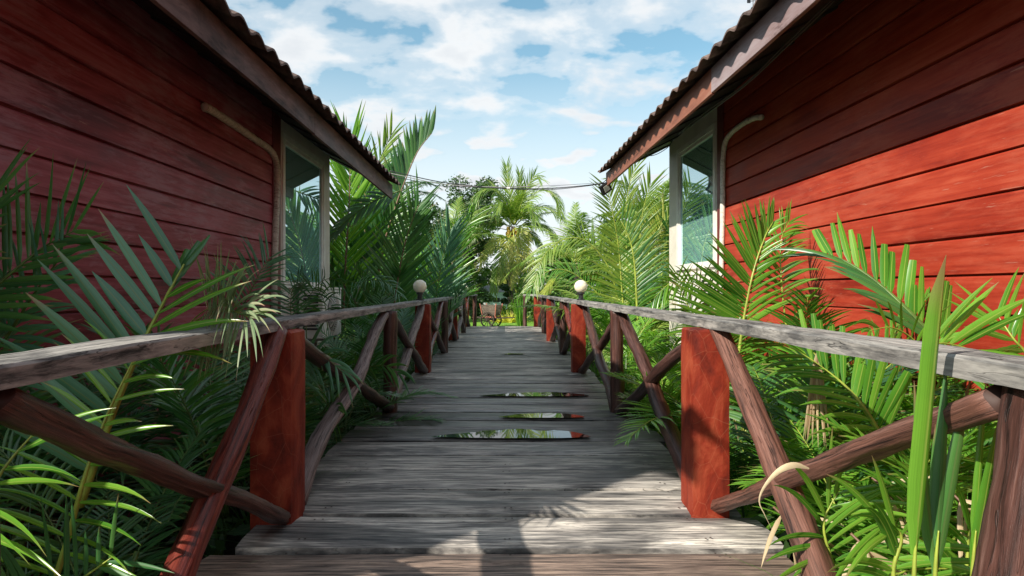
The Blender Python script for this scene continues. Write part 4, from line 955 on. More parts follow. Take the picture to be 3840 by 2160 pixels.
palm('dry_frond', 'bunch of brown dried leaflets hanging straight down behind the near right rail', P(3065, 1310, 2.5), cat='dry frond', seed=91, heroes=[
      dict(pts=[(3070, 1290, 2.5), (3068, 1330, 2.5), (3065, 1370, 2.5)], L=0.36, n=8, wd=0.016, a0=8, a1=3, droop=0.2, vee=0.0, seg=5, start=0.1, rr=0.010, seed=92, leaf='leaf_dead', rach='rachis_brown', lf=lambda u: 1.0, jit=4)])
for k, (sx, sy, Y_, L_) in enumerate([(3330, 1850, 1.9, 0.4), (3620, 1900, 1.8, 0.35), (2960, 1960, 2.1, 0.35), (3250, 2060, 1.75, 0.3), (2700, 1480, 3.6, 0.3)]):
    palm('dry_frond', 'orange-brown withered leaflets %s' % ['below the crossing of the near right braces', 'at the lower right, left of the thick post', 'under the lower end of the near right brace', 'near the bottom edge among glossy green leaves', 'low behind the near red post on the right'][k], P(sx, sy, Y_), cat='dry frond', group='withered leaflets in the right bed', seed=93+k, heroes=[
      dict(pts=[(sx-60, sy-60, Y_), (sx, sy, Y_-0.03), (sx+70, sy+90, Y_)], L=L_*0.6, n=5, wd=0.014, a0=60, a1=20, droop=0.5, vee=0.3, seg=6, start=0.1, rr=0.005, seed=94+k, leaf='leaf_dead', rach='rachis_brown', lf=lambda u: 1.0, jit=25)])
# dry leaf on the crossing of the right braces
mb = MB(); pts = catmull([P(3035, 1757, 1.72), P(2980, 1744, 1.70), P(2920, 1768, 1.69), P(2868, 1825, 1.68), P(2848, 1880, 1.68), P(2868, 1930, 1.68), P(2895, 1985, 1.69)], 22)
c0 = pts[0].copy(); prev = None
for i, p in enumerate(pts):
    wk = [0.004, 0.009, 0.014, 0.016, 0.018, 0.018, 0.017, 0.015, 0.013, 0.011, 0.009, 0.008, 0.007, 0.006, 0.005, 0.004, 0.0035, 0.003, 0.0025, 0.002, 0.0015, 0.001][i]
    T = (pts[min(i+1, 21)]-pts[max(i-1, 0)]).normalized(); S = T.cross(Vector((0.2, -1, 0.35))).normalized(); Nn = S.cross(T); p = p-c0
    ids = [mb.vert(p-S*wk*0.5-Nn*wk*0.25), mb.vert(p), mb.vert(p+S*wk*0.5-Nn*wk*0.15)]
    if prev:
        mb.face([prev[0], prev[1], ids[1], ids[0]]); mb.face([prev[1], prev[2], ids[2], ids[1]])
    prev = ids
MAT['husk'] = simple('dry_husk', (0.62, 0.50, 0.32), 0.5, var=0.12, scale=20)
o = mb.build('dry_leaf', MAT['husk'], smooth=True); o.location = c0; tag(o, label='curled cream dry leaf draped over the crossing of the right braces', cat='leaf')

# ---- taller palms beyond the houses, left
FG = 'tall palms beyond the left house'
U = (0, -1, 0.15)
palm('feather_palm', 'tall dark feather palm with brown stalk right beside the left window', (-2.75, 10.1, G), group=FG, seed=81,
     heroes=[
      dict(pts=[(1285, 1230, 10), (1295, 1000, 10), (1306, 820, 10), (1312, 680, 10), (1312, 540, 10)], L=1.25, n=30, wd=0.062, a0=48, a1=18, droop=0.05, vee=0.25, seg=6, start=0.22, rr=0.022, seed=82, leaf='leaf_bright', rach='rachis_brown', nrm=U, lf=blade, jit=4),
      dict(pts=[(1500, 715, 9.2), (1400, 755, 9.2), (1310, 820, 9.2), (1235, 890, 9.2)], L=0.40, n=22, wd=0.04, a0=40, a1=18, droop=0.3, vee=0.2, seg=5, start=0.02, rr=0.012, seed=83, leaf='leaf_teal', rach='rachis_green', nrm=U, lf=blade),
      dict(pts=[(1380, 1100, 11.5), (1370, 870, 11.5), (1340, 680, 11.5), (1285, 520, 11.5)], L=0.9, n=30, wd=0.05, a0=45, a1=18, droop=0.15, vee=0.3, seg=5, start=0.3, rr=0.02, seed=84, leaf='leaf_dark', rach='rachis_brown', nrm=U, lf=blade),
      dict(pts=[(1330, 1100, 11.8), (1370, 850, 11.8), (1400, 660, 11.8), (1470, 500, 11.8)], L=0.8, n=30, wd=0.05, a0=45, a1=18, droop=0.3, vee=0.3, seg=5, start=0.3, rr=0.02, seed=85, leaf='leaf_coco', rach='rachis_green', nrm=U, lf=blade)],
     gen=[('broad', 'leaf_dark', 'rachis_brown', 5, 0.85, 8, 40, 80, 280, 0.2, [0, 1, 2, 3])])
palm('feather_palm', 'palm with one long curved frond sweeping up above the left roof end', (-2.2, 11.2, G), group=FG, seed=86,
     heroes=[
      dict(pts=[(1395, 1230, 11), (1430, 960, 11), (1475, 800, 11), (1518, 680, 11), (1565, 570, 11), (1618, 500, 11)], L=0.98, n=62, wd=0.105, a0=42, a1=26, droop=0.0, vee=0.1, seg=5, start=0.25, rr=0.025, seed=87, leaf='leaf_dark', rach='rachis_brown', nrm=U, sides=(-1,), lf=lambda u: 1.0-0.45*u*u, jit=2),
      dict(pts=[(1395, 1230, 11.02), (1430, 960, 11.02), (1475, 800, 11.02), (1500, 720, 11.02)], L=0.9, n=20, wd=0.055, a0=52, a1=34, droop=0.3, vee=0.1, seg=5, start=0.25, rr=0.01, seed=88, leaf='leaf_dark', rach='rachis_brown', nrm=U, sides=(1,), lf=blade)],
     gen=[('broad', 'leaf_dark', 'rachis_brown', 6, 0.8, 8, 45, 60, 330, 0.2, [0, 1, 2, 3])])
palm('feather_palm', 'dark green feather palm spreading wide behind the left globe lamp', (-1.75, 9.6, G), group=FG, seed=89,
     heroes=[
      dict(pts=[(1470, 1230, 9.5), (1490, 1060, 9.5), (1515, 930, 9.5), (1545, 830, 9.5), (1570, 770, 9.5)], L=0.95, n=34, wd=0.05, a0=50, a1=20, droop=0.06, vee=0.2, seg=5, start=0.12, rr=0.016, seed=90, leaf='leaf_dark', rach='rachis_brown', nrm=U, lf=blade, jit=4)],
     gen=[('broad', 'leaf_dark', 'rachis_green', 5, 0.6, 10, 50, 60, 330, 0.1, [1, 2, 3]), ('areca', 'leaf_teal', 'rachis_green', 7, 0.9, 20, 70, 0, 345, 0.2, [2, 3, 4])])
palm('feather_palm', 'blue-green feather palm left of the walk, its fan lit from behind', (-1.75, 12.6, G), group=FG, seed=91,
     heroes=[
      dict(pts=[(1620, 1200, 12), (1640, 1080, 12), (1662, 960, 12), (1690, 860, 12)], L=1.0, n=30, wd=0.05, a0=48, a1=18, droop=0.06, vee=0.2, seg=5, start=0.1, rr=0.018, seed=92, leaf='leaf_teal', rach='rachis_green', nrm=U, lf=blade),
      dict(pts=[(1650, 1200, 13), (1690, 1050, 13), (1720, 900, 13), (1770, 820, 13)], L=0.95, n=30, wd=0.045, a0=45, a1=20, droop=0.2, vee=0.2, seg=5, start=0.1, rr=0.018, seed=93, leaf='leaf_bright', rach='rachis_green', nrm=U, lf=blade)],
     gen=[('broad', 'leaf_teal', 'rachis_green', 7, 0.7, 8, 45, 0, 345, 0.1, [1, 2, 3]), ('areca_fine', 'leaf_teal', 'rachis_green', 8, 1.1, 30, 80, 0, 345, 0.3, [2, 3, 4])])
for k, (x, y, s_, leaf) in enumerate([(-3.9, 12.0, 1.1, 'leaf_dark'), (-3.2, 14.0, 1.05, 'leaf_bright'), (-2.2, 14.5, 0.85, 'leaf_bright'), (-2.2, 16.0, 0.62, 'leaf_bright'), (-2.9, 17.5, 0.95, 'leaf_bright'), (-2.9, 19.5, 0.75, 'leaf_coco'), (-5.2, 15.5, 1.2, 'leaf_dark'), (-4.4, 19.5, 1.1, 'leaf_coco')]):
    lab = ['behind the left house window', 'rising behind the blue-green fan', 'bright green, left of the far walk', 'bright, low by the last left railing bay', 'yellowish, further back on the left', 'by the lawn near the cart', 'deep in the shade far left', 'pale, far back behind the left palms'][k]
    palm('feather_palm', 'feather palm '+lab, (x, y, G), group=FG, seed=95+k,
         gen=[('broad', leaf, 'rachis_green', 12, s_, 4, 40 if x > -2.5 else 50, 80 if x > -2.5 else 0, 280 if x > -2.5 else 345, 0.2, [0, 1, 2, 3, 4])])

# ---- taller palms, right
HG = 'tall palms beyond the right house'
palm('young_coconut_palm', 'young coconut palm by the right house, upright frond reaching the flood light', (1.95, 10.0, G), group=HG, seed=111,
     heroes=[
      dict(pts=[(2345, 1260, 9.8), (2332, 1080, 9.8), (2320, 930, 9.8), (2300, 810, 9.7), (2275, 700, 9.6)], L=0.62, n=46, wd=0.034, a0=62, a1=30, droop=0.12, vee=0.15, seg=5, start=0.2, rr=0.018, seed=112, leaf='leaf_coco', rach='rachis', nrm=U, lf=lambda u: 1-0.3*u),
      dict(pts=[(2350, 1260, 10.4), (2352, 1050, 10.4), (2348, 850, 10.4), (2355, 720, 10.4), (2385, 620, 10.4)], L=0.55, n=40, wd=0.034, a0=45, a1=20, droop=0.12, vee=0.2, seg=5, start=0.25, rr=0.018, seed=113, leaf='leaf_coco', rach='rachis', nrm=U, lf=blade),
      dict(pts=[(2392, 1260, 8.6), (2386, 1100, 8.6), (2378, 980, 8.6), (2362, 900, 8.6), (2330, 830, 8.6)], L=0.72, n=28, wd=0.042, a0=62, a1=35, droop=0.06, vee=0.2, seg=5, start=0.05, rr=0.018, seed=114, leaf='leaf_dark', rach='rachis', nrm=U, lf=blade, sides=(1,)),
      dict(pts=[(2392, 1260, 8.62), (2386, 1100, 8.62), (2378, 980, 8.62), (2362, 900, 8.62)], L=0.5, n=18, wd=0.036, a0=52, a1=35, droop=0.25, vee=0.3, seg=5, start=0.05, rr=0.006, seed=115, leaf='leaf_bright', rach='rachis', nrm=U, lf=blade, sides=(-1,)),
      dict(pts=[(2335, 1230, 11), (2290, 1020, 11), (2200, 905, 10.9), (2110, 900, 10.8), (2040, 960, 10.7), (2000, 1060, 10.6)], L=0.62, n=44, wd=0.032, a0=62, a1=32, droop=0.45, vee=0.1, seg=6, start=0.25, rr=0.016, seed=116, leaf='leaf_coco', rach='rachis', nrm=(-0.3, -1, 0.8), lf=lambda u: 1-0.3*u),
      dict(pts=[(2330, 1230, 12.5), (2250, 1110, 12.5), (2140, 1020, 12.4), (2050, 1020, 12.3), (1972, 1100, 12.2)], L=0.5, n=36, wd=0.032, a0=62, a1=32, droop=0.5, vee=0.1, seg=6, start=0.3, rr=0.016, seed=117, leaf='leaf_bright', rach='rachis', nrm=(-0.3, -1, 0.8), lf=lambda u: 1-0.3*u)],
     gen=[('coco', 'leaf_coco', 'rachis', 7, 0.62, 5, 40, 0, 345, 0.2, [2, 3, 2, 3])])
palm('young_coconut_palm', 'leaning coconut palm with pale gold fronds right of the walk, beside the window bay', (3.3, 12.0, G), group=HG, seed=121,
     heroes=[
      dict(pts=[(2420, 1200, 12.5), (2400, 950, 12.5), (2410, 800, 12.5), (2440, 690, 12.4)], L=0.8, n=40, wd=0.036, a0=50, a1=22, droop=0.15, vee=0.2, seg=5, start=0.3, rr=0.02, seed=122, leaf='leaf_coco', rach='rachis', nrm=U, lf=blade),
      dict(pts=[(2400, 1150, 13), (2430, 960, 13), (2490, 830, 13), (2560, 800, 13), (2620, 850, 13)], L=0.8, n=40, wd=0.036, a0=62, a1=30, droop=0.5, vee=0.1, seg=6, start=0.25, rr=0.02, seed=123, leaf='leaf_yellow', rach='rachis', nrm=(0.3, -1, 0.8), lf=blade)],
     gen=[('coco', 'leaf_coco', 'rachis', 10, 0.8, 0, 50, 0, 345, 0.5, [1, 2, 3, 2, 3])])
for k, (x, y, s_, leaf, sp_) in enumerate([(1.7, 11.6, 0.62, 'leaf_bright', 'coco'), (1.75, 13.5, 0.62, 'leaf_bright', 'coco'), (2.6, 15.0, 0.85, 'leaf_coco', 'coco'), (1.9, 16.4, 0.42, 'leaf_bright', 'coco'), (3.6, 17.0, 1.0, 'leaf_coco', 'coco'), (3.1, 19.5, 0.75, 'leaf_coco', 'coco'), (5.0, 20.0, 1.15, 'leaf_coco', 'coco'), (4.6, 14.0, 1.0, 'leaf_dark', 'broad'), (6.5, 17.0, 1.1, 'leaf_dark', 'broad')]):
    lab = ['bright green, close behind the right globe lamp', 'low, arching over the far right railing', 'with mixed yellow fronds behind the railing', 'small, by the end of the right railing', 'taller, pale, behind the right-hand clump', 'beside the lawn to the right', 'far back, right of the walk', 'dark, behind the right house corner', 'dark, far back behind the right house'][k]
    palm('young_coconut_palm', 'young palm '+lab, (x, y, G), group=HG, seed=130+k,
         gen=[(sp_, leaf, 'rachis', 12, s_, 2, 50, -100 if x < 2.8 else 0, 100 if x < 2.8 else 345, 0.2, [2, 3, 2, 3, 4, 2])])

# ---- the coconut palm at the end of the walk
def coconut_tree(name, label, x, y, ztop, scl, n, seed, leafs, hero=(), nuts=True, group=None):
    h = ztop-G
    t = palm(name, label, (x, y, G), cat='coconut palm', group=group, seed=seed, trunk=(h, 0.20*scl, 0.12*scl, 0.15),
             gen=[('coco', leafs[0], 'rachis', n, scl, -5, 45, 0, 355, h, [2, 3, 1, 3, 2, 4, 3, 2]), ('coco', leafs[1], 'rachis', n//2, scl, 45, 85, 15, 345, h-0.05, [3, 4, 3, 5])], heroes=hero)
    if nuts:
        rnd = random.Random(seed)
        for i in range(13):
            a = rnd.uniform(3.3, 6.1) if i < 10 else rnd.uniform(0, 6.28); rr_ = rnd.uniform(0.2, 0.42)*scl
            mb = MB(); mb.sphere((0.15+math.cos(a)*rr_, math.sin(a)*rr_, h-0.15-rnd.uniform(0, 0.6)*scl), 0.115*scl, 12, 8, sz=1.2); mb.build('coconut', MAT['coconut'], t, smooth=True)
    return t
Yc = 32.0; xc = (1925-CX)/F*Yc; zc = CAMZ-(849-CY)/F*Yc
hang = dict(L=0.85, n=52, wd=0.05, a0=42, a1=20, droop=0.35, vee=0.1, seg=5, start=0.10, rr=0.035, nrm=(0, -1, 0.1), lf=lambda u: 1-0.2*u, rach='rachis', leaf='leaf_yellow')
def H(pts, **k): d = dict(hang); d['pts'] = pts; d.update(k); return d
coconut_tree('coconut_palm', 'tall coconut palm with a cluster of yellow nuts, in the centre beyond the walkway', xc-0.15, Yc, zc, 0.95, 5, 141, ('leaf_coco', 'leaf_coco'), hero=[
    H([(1926, 845, 32), (1916, 760, 32), (1906, 690, 32), (1899, 622, 32)], seed=11, L=0.85, droop=0.12, leaf='leaf_coco', a0=40),
    H([(1928, 845, 32), (1944, 765, 32), (1950, 700, 32), (1949, 648, 32)], seed=12, L=0.70, droop=0.12, leaf='leaf_coco', a0=36),
    H([(1930, 842, 32), (1956, 760, 31.8), (1982, 695, 31.6), (2006, 660, 31.4), (2026, 672, 31.2)], seed=13, L=0.95, droop=0.5, leaf='leaf_coco'),
    H([(1922, 842, 32), (1892, 755, 31.8), (1852, 712, 31.6), (1808, 718, 31.4), (1782, 760, 31.2)], seed=14, L=1.15, droop=0.9, leaf='leaf_coco', nrm=(0, -0.5, 1), n=60, seg=6),
    H([(1920, 846, 32), (1872, 792, 31.8), (1826, 788, 31.6), (1782, 835, 31.4)], seed=15, L=1.15, droop=0.9, leaf='leaf_coco', nrm=(0, -0.5, 1), n=60, seg=6),
    H([(1918, 850, 32), (1862, 832, 31.8), (1805, 846, 31.6), (1768, 890, 31.4)], seed=16, L=1.0, droop=0.9, leaf='leaf_coco', nrm=(0, -0.5, 1), n=60, seg=6),
    H([(1932, 842, 32), (1976, 760, 31.8), (2030, 712, 31.6), (2082, 735, 31.4), (2104, 800, 31.2)], seed=17, L=1.15, droop=0.9, leaf='leaf_coco', nrm=(0, -0.5, 1), n=60, seg=6),
    H([(1934, 846, 32), (1985, 795, 31.8), (2045, 778, 31.6), (2108, 815, 31.4)], seed=18, L=1.15, droop=0.9, leaf='leaf_coco', nrm=(0, -0.5, 1), n=60, seg=6),
    H([(1936, 850, 32), (1990, 838, 31.8), (2045, 852, 31.6), (2085, 900, 31.4)], seed=19, L=1.0, droop=0.9, leaf='leaf_coco', nrm=(0, -0.5, 1), n=60, seg=6),
    H([(1924, 842, 32), (1905, 780, 31), (1880, 760, 30.4), (1862, 800, 30)], seed=20, L=1.0, droop=0.7, leaf='leaf_coco', nrm=(0, -0.5, 1), n=50, seg=6),
    H([(1930, 842, 32), (1960, 790, 31), (1990, 780, 30.4), (2010, 830, 30)], seed=21, L=1.0, droop=0.7, leaf='leaf_coco', nrm=(0, -0.5, 1), n=50, seg=6),
    H([(1936, 856, 32), (1985, 870, 31.8), (2030, 920, 31.6)], seed=22, L=0.9, droop=0.8, leaf='leaf_coco', nrm=(0, -0.5, 1)),
    H([(1918, 870, 31.5), (1905, 910, 31.2), (1892, 990, 31), (1884, 1062, 31)], seed=1),
    H([(1925, 860, 31.4), (1932, 940, 31), (1930, 1010, 31), (1928, 1075, 31)], seed=2),
    H([(1930, 855, 31.4), (1950, 880, 31), (1975, 950, 31), (2005, 1050, 31)], seed=3),
    H([(1940, 870, 31.6), (1955, 950, 31.4), (1962, 1020, 31.4), (1960, 1090, 31.4)], seed=4, leaf='leaf_coco'),
    H([(1910, 880, 31.5), (1870, 900, 31.2), (1832, 940, 31), (1800, 985, 31)], seed=5, L=0.75),
    H([(1912, 890, 31.4), (1880, 960, 31), (1860, 1040, 31), (1852, 1095, 31)], seed=6, leaf='leaf_coco'),
    H([(1935, 855, 31.4), (1958, 862, 31), (1985, 905, 31)], seed=7, L=0.6, n=30)])
coconut_tree('coconut_palm', 'coconut palm left of the central one, before the dark broadleaf tree', -2.5, 29.0, 3.1, 0.95, 9, 143, ('leaf_coco', 'leaf_coco'), nuts=False)
coconut_tree('coconut_palm', 'coconut palm whose drooping frond shows beside the left roof tip', -4.9, 24.0, 4.9, 0.85, 10, 144, ('leaf_dark', 'leaf_dark'), nuts=False)
coconut_tree('coconut_palm', 'coconut palm right of the central one with pale arching fronds', 3.1, 26.0, 2.2, 0.95, 10, 145, ('leaf_coco', 'leaf_yellow'), nuts=False)
coconut_tree('coconut_palm', 'coconut palm behind the right house corner, fronds against the sky', 6.0, 24.0, 3.4, 1.0, 11, 146, ('leaf_coco', 'leaf_coco'), nuts=False)

# ---- broadleaf trees
def crown(mb, blobs, n, size, rnd):
    for i in range(n):
        c, r = blobs[rnd.randrange(len(blobs))]
        while True:
            p = Vector((rnd.uniform(-1, 1), rnd.uniform(-1, 1), rnd.uniform(-1, 1)))
            if 0.25 < p.length < 1: break
        p = c+Vector((p.x*r, p.y*r, p.z*r*0.75))
        a = Vector((rnd.gauss(0, 1), rnd.gauss(0, 1), rnd.gauss(0, .5))).normalized(); b_ = a.cross(Vector((rnd.gauss(0, 1), rnd.gauss(0, 1), rnd.gauss(0, 1)))).normalized()
        s_ = size*rnd.uniform(0.6, 1.3)
        q = [mb.vert(p-a*s_), mb.vert(p+b_*s_*0.42-a*s_*0.1), mb.vert(p+a*s_), mb.vert(p-b_*s_*0.42-a*s_*0.1)]
        mb.face(q, [(.5, 0), (1, .5), (.5, 1), (0, .5)])
def tree(label, x, y, h, r, leaf, seed, n=5000, size=0.13, name='broadleaf_tree', cat='tree', group='trees beyond the palms', low=0.35):
    rnd = random.Random(seed); t = empty(name, (x, y, G), label=label, cat=cat, group=group)
    blobs = []; mbt = MB()
    mbt.tube(catmull([(0, 0, 0), (0.05*h*rnd.uniform(-1, 1), 0, h*0.4), (0, 0, h*0.8)], 12), [0.035*h*(1-i/16) for i in range(12)], 8, wob=0.1)
    for i in range(15 if r < 1.2 else 36):
        a = rnd.uniform(0, 6.28); zz_ = h*(low+(0.95-low)*((i+0.5)/(15 if r < 1.2 else 36))); rr_ = r*math.sqrt(max(0.05, 1-((zz_/h-0.62)/0.45)**2))*rnd.uniform(0.3, 0.9)
        c = Vector((math.cos(a)*rr_, math.sin(a)*rr_, zz_)); blobs.append((c, r*(rnd.uniform(0.18, 0.36) if r < 1.2 else rnd.uniform(0.26, 0.44))))
        mbt.tube(catmull([(0, 0, zz_*0.55), (c.x*0.5, c.y*0.5, zz_*0.8), tuple(c)], 6), [0.012*h, 0.010*h, 0.008*h, 0.006*h, 0.004*h, 0.002*h], 5)
    mbt.build('trunk', MAT['bark'], t, smooth=True)
    mb = MB(); crown(mb, blobs, n, size, rnd); mb.build('crown', MAT[leaf], t)
    return t
def at(sx, Y): return (sx-CX)/F*Y
def top(sy, Y): return CAMZ-(sy-CY)/F*Y-G
tree('tall dark broadleaf tree against the sky, left of the central coconut palm', at(1730, 30), 34, top(660, 34), 2.0, 'crown_dark', 201, 9500, 0.12, low=0.25)
tree('loose dark tree partly behind the left roof tip', at(1505, 24), 26, top(735, 26), 1.5, 'crown_dark', 202, 4500, 0.13)
tree('small tree with bright yellow-green top near the left roof end', at(1500, 18), 18.5, top(770, 18.5), 0.75, 'crown_mid', 203, 3000, 0.10)
tree('rounded green tree behind the right-hand palms', at(2430, 30), 32, top(760, 32), 2.0, 'crown_mid', 204, 5500, 0.14)
tree('broad green tree low on the skyline between the palms', at(2150, 38), 40, top(930, 40), 2.3, 'crown_mid', 205, 5500, 0.16)
tree('leafy green tree behind the central coconut trunk', at(1900, 40), 42, top(985, 42), 2.4, 'crown_dark', 206, 5000, 0.16, low=0.1)
tree('green tree low behind the left palms', at(1640, 38), 38, top(880, 38), 2.6, 'crown_mid', 207, 5000, 0.16, low=0.15)
tree('wide green tree far right behind the gold fronds', at(2330, 42), 44, top(870, 44), 3.0, 'crown_mid', 208, 5000, 0.17, low=0.1)
tree('wide tree far left seen past the house corner', at(1350, 38), 38, top(830, 38), 3.2, 'crown_dark', 209, 5000, 0.17, low=0.1)
tree('tall tree far right beyond the window bay', at(2620, 34), 34, top(770, 34), 2.6, 'crown_dark', 210, 5000, 0.16, low=0.1)
BG_ = 'bushes by the lawn'
tree('dark rounded bush right behind the cart', at(1920, 28.5), 29.5, 1.75, 0.7, 'crown_dark', 221, 3200, 0.085, 'bush', 'bush', BG_, 0.08)
tree('dark green shrub left of the cart behind the railing end', at(1775, 26), 27, 2.1, 1.0, 'crown_dark', 222, 3200, 0.09, 'bush', 'bush', BG_, 0.08)
tree('yellow-green shrub above the left railing end', at(1790, 30), 31, 2.8, 1.1, 'crown_mid', 223, 3200, 0.10, 'bush', 'bush', BG_, 0.15)
tree('mid green bush with light leaves right of the cart', at(1905, 26), 26.6, 0.85, 0.45, 'crown_mid', 224, 1500, 0.07, 'bush', 'bush', BG_, 0.05)
tree('green bush behind the right railing end', at(2040, 28), 28, 2.2, 1.4, 'crown_mid', 225, 3200, 0.10, 'bush', 'bush', BG_, 0.08)
# ---- blade clumps
def blades(name, label, loc, n, L, wd, leaf, seed, spread=(5, 50), cat='plant', group=None, droop=0.5, seg=5):
    rnd = random.Random(seed); mb = MB()
    for i in range(n):
        az = rnd.uniform(0, 6.28); th = R(rnd.uniform(*spread)); l = L*rnd.uniform(0.55, 1.1)
        q = Vector((rnd.uniform(-.05, .05), rnd.uniform(-.05, .05), 0)); d = Vector((math.sin(th)*math.cos(az), math.sin(th)*math.sin(az), math.cos(th)))
        prev = None; dr = droop*rnd.uniform(0.4, 1.4)
        for k in range(seg+1):
            v = k/seg; wk = wd*(0.6+0.4*math.sin(math.pi*min(1, v*1.4)))*(1-v**2.2*0.95)
            B = d.cross(Vector((0, 0, 1)));  B = B.normalized() if B.length > 1e-3 else Vector((1, 0, 0)); Nn = B.cross(d).normalized()
            ids = [mb.vert(q-B*wk/2+Nn*wk*.2), mb.vert(q), mb.vert(q+B*wk/2+Nn*wk*.2)]
            if prev:
                mb.face([prev[0], prev[1], ids[1], ids[0]], [(0, v-.2), (.5, v-.2), (.5, v), (0, v)]); mb.face([prev[1], prev[2], ids[2], ids[1]], [(.5, v-.2), (1, v-.2), (1, v), (.5, v)])
            prev = ids; d = (d+Vector((0, 0, -dr*(0.3+v))) * (1.6/seg)).normalized(); q = q+d*(l/seg)
    o = mb.build(name, MAT[leaf], smooth=True); o.location = loc; tag(o, label=label, cat=cat, group=group); return o
for k, (sx, Y) in enumerate([(1870, 26.0), (1893, 26.3), (1915, 26.0), (1936, 26.4), (1855, 26.6), (1955, 26.2)]):
    blades('croton_shrub', 'bright yellow strap-leaved shrub on the far lawn, %s of the row counted from the left' % ['second', 'third', 'fourth', 'fifth', 'first', 'last'][k], (at(sx, Y), Y, G), 46, 0.62, 0.045, 'croton', 230+k, (10, 75), 'shrub', 'yellow shrubs on the lawn', 0.35)
blades('tall_grass_clump', 'tall fresh green blade clump rising at the right end of the walkway', (at(1950, 18.6), 18.6, G), 46, 1.45, 0.035, 'leaf_bright', 240, (2, 14), 'grass clump', None, 0.10)
UG = 'grass tufts along the walkway edges'
spots = []
rnd = random.Random(77)
posn = ['before the near red post', 'just past the near red post', 'beside the first dark post', 'between first dark and second red post', 'before the second red post', 'just past the second red post', 'in the bay after the second red post', 'beside the second dark post', 'before the third red post', 'past the third red post', 'near the end of the rail']
for side, sx_ in (('left', -1), ('right', 1)):
    for i, y in enumerate([1.9, 3.3, 4.3, 5.4, 6.4, 7.9, 9.0, 10.3, 11.6, 13.6, 15.6]):
        x = sx_*(1.40+rnd.uniform(-.06, .10))
        blades('grass_tuft', 'tuft of thin arching blades, %s deck edge, %s' % (side, posn[i]), (x, y+rnd.uniform(-.15, .15), G), 60, 0.85, 0.013, 'leaf_dark' if sx_ < 0 else 'leaf_bright', 300+i*2+(sx_ > 0), (5, 60), 'grass tuft', UG, 0.55, 6)
# low undergrowth carpeting the beds
def undergrowth():
    rnd = random.Random(5); mb = MB()
    for i in range(9000):
        side = rnd.choice((-1, 1)); y = rnd.uniform(0.6, 18); x = side*rnd.uniform(1.15, 2.3 if y < 8.6 else 4.5)
        z = G+rnd.uniform(0, 0.42); a = Vector((rnd.gauss(0, 1), rnd.gauss(0, 1), rnd.gauss(0.5, .5))).normalized(); b_ = a.cross(Vector((rnd.gauss(0, 1), rnd.gauss(0, 1), rnd.gauss(0, 1)))).normalized()
        s_ = rnd.uniform(0.04, 0.09); p = Vector((x, y, z))
        mb.face([mb.vert(p-a*s_), mb.vert(p+b_*s_*0.3), mb.vert(p+a*s_), mb.vert(p-b_*s_*0.3)], [(.5, 0), (1, .5), (.5, 1), (0, .5)])
    tag(mb.build('undergrowth', MAT['crown_dark']), label='low tangled dark leaves covering the beds under the palms', cat='ground cover', kind='stuff')
    mb = MB()
    for i in range(9000):
        y = 17.2+rnd.random()**1.5*14; x = rnd.uniform(-3.5, 3.5)*(y/20); h = rnd.uniform(0.03, 0.08); a = rnd.uniform(0, 6.28); dx, dy = math.cos(a)*0.006, math.sin(a)*0.006
        mb.face([mb.vert((x-dx, y-dy, G)), mb.vert((x+dx, y+dy, G)), mb.vert((x+rnd.uniform(-.03, .03), y+rnd.uniform(-.03, .03), G+h))])
    tag(mb.build('grass', simple('grass_blade', (0.16, 0.36, 0.03), 0.6, var=0.3)), label='short bright green mown grass of the lawn past the walkway', cat='grass', kind='stuff')
undergrowth()

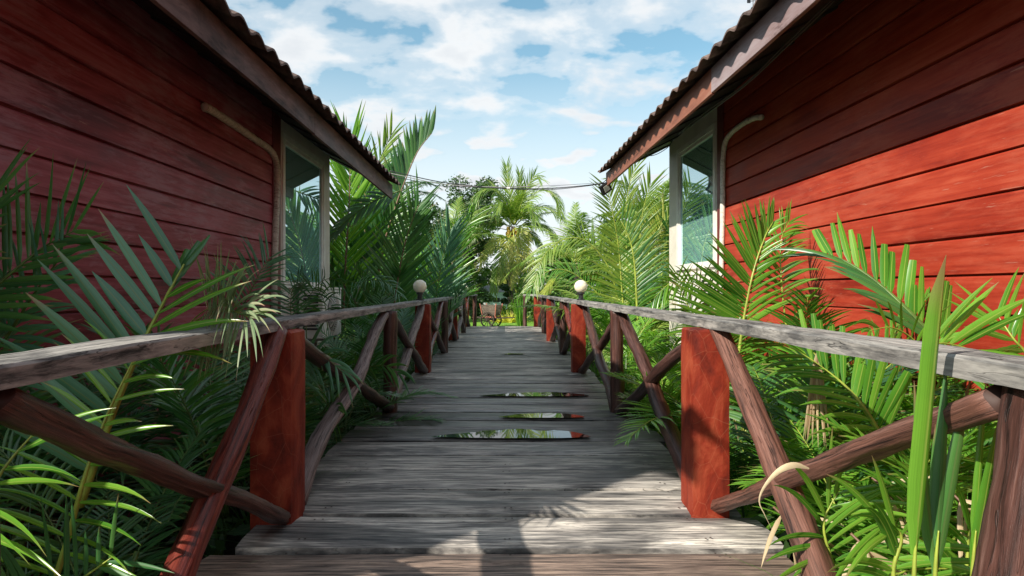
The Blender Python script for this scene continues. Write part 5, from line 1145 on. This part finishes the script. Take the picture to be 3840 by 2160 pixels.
# ---- the little garden cart
def cart():
    Y = 23.2; x = at(1842, Y)
    t = empty('garden_cart', (x, Y, G), R(-28), label='small rustic wooden cart with a woven basket body on the lawn past the walkway', cat='cart')
    red = simple('faded_red_wood', (0.42, 0.13, 0.09), 0.7, var=0.25, scale=20)
    wr = wood('old_wheel_wood', [(0.010, 0.008, 0.007), (0.035, 0.027, 0.02), (0.07, 0.05, 0.035)], (8, 8, 8), (0.7, 0.9))
    wk = wood('woven_cane', [(0.03, 0.022, 0.018), (0.14, 0.105, 0.08), (0.34, 0.28, 0.22)], (60, 20, 60), (0.7, 0.9), 0.9, crack=0.6)
    for yy_ in (-0.30, 0.30):
        mb = MB(); r = 0.28
        mb.tube([(r*math.cos(a*math.pi/16), yy_, 0.30+r*math.sin(a*math.pi/16)) for a in range(33)], 0.030, 6, cap=False)
        wh = mb.build('wheel', wr, t, smooth=True)
        for k in range(12):
            a = k*math.pi/6; m2 = MB(); m2.tube([(0.03*math.cos(a), yy_, 0.30+0.03*math.sin(a)), (r*math.cos(a), yy_, 0.30+r*math.sin(a))], 0.013, 5); m2.build('spoke', wr, wh)
        m2 = MB(); m2.tube([(0, yy_-0.06, 0.30), (0, yy_+0.06, 0.30)], 0.045, 12); m2.build('hub', wr, wh)
    mb = MB(); mb.tube([(-0.02, -0.3, 0.30), (-0.02, 0.3, 0.30)], 0.02, 8); mb.build('axle', wr, t)
    for yy_ in (-0.20, 0.20):
        mb = MB(); mb.tube(catmull([(-0.75, yy_, 0.38), (0, yy_, 0.36), (0.95, yy_*0.8, 0.40)], 12), 0.022, 8); mb.build('shaft', wr, t)
    mb = MB()
    for k in range(14):     # woven courses, flaring upwards
        z = 0.47+k*0.030; f = k/13; hx, hy = 0.25+0.08*f, 0.17+0.07*f
        ring = [(-hx, -hy), (hx, -hy), (hx, hy), (-hx, hy)]; pts = []
        for i in range(4):
            a, b_ = ring[i], ring[(i+1) % 4]
            for j in range(10):
                u = j/10; w_ = 0.010*(1 if (j+k) % 2 else -1)
                nx, ny = (b_[1]-a[1]), -(b_[0]-a[0]); l = math.hypot(nx, ny)
                pts.append((a[0]+(b_[0]-a[0])*u+nx/l*w_, a[1]+(b_[1]-a[1])*u+ny/l*w_, z))
        pts.append(pts[0]); mb.tube(pts, 0.014, 5, cap=False)
    mb.box(-0.25, 0.25, -0.17, 0.17, 0.445, 0.455)
    mb.build('basket', wk, t)
    for sx_ in (-1, 1):
        for sy_ in (-1, 1):
            mb = MB(); mb.tube([(sx_*0.27, sy_*0.19, 0.40), (sx_*0.36, sy_*0.26, 0.93)], 0.020, 6); mb.build('corner_stake', red, t)
    for sy_ in (-1, 1):
        mb = MB(); mb.box(-0.33, 0.33, sy_*0.20-0.02, sy_*0.20+0.02, 0.385, 0.43); mb.build('side_rail', red, t)
cart()
# ---- pale hut glimpsed behind the cart
def hut():
    Y = 34.0; x = at(1822, Y); t = empty('white_hut', (x, Y, G), R(12), label='white slatted hut with a pale blue side glimpsed between bushes behind the cart', cat='hut')
    wm = simple('white_boards', (0.75, 0.76, 0.78), 0.6); bm_ = simple('pale_blue_boards', (0.42, 0.55, 0.58), 0.6); rm = simple('grey_sheet_roof', (0.10, 0.13, 0.13), 0.5)
    mb = MB()
    for k in range(8): mb.box(-0.75, 0.25, -0.02-0.012*(k % 2), 0.0, k*0.17, k*0.17+0.15)
    mb.box(-0.75, 1.25, 0.002, 1.6, 0, 1.33); mb.build('wall', wm, t)
    mb = MB(); mb.box(0.252, 1.25, -0.03, 0.0, 0, 1.32); f = mb.build('side_panel', bm_, t)
    mb = MB(); mb.box(0.42, 0.80, -0.045, -0.031, 0.75, 1.0); mb.build('window', MAT['black'], t)
    mb = MB(); b0 = [(-0.85, -0.1, 1.335), (1.32, -0.1, 1.335), (1.32, 1.7, 1.335), (-0.85, 1.7, 1.335), (-0.5, 0.8, 1.7), (1.0, 0.8, 1.7)]
    mb.v = b0; mb.face([0, 1, 5, 4]); mb.face([2, 3, 4, 5]); mb.face([1, 2, 5]); mb.face([3, 0, 4]); mb.face([0, 3, 2, 1]); mb.build('roof', rm, t)
hut()
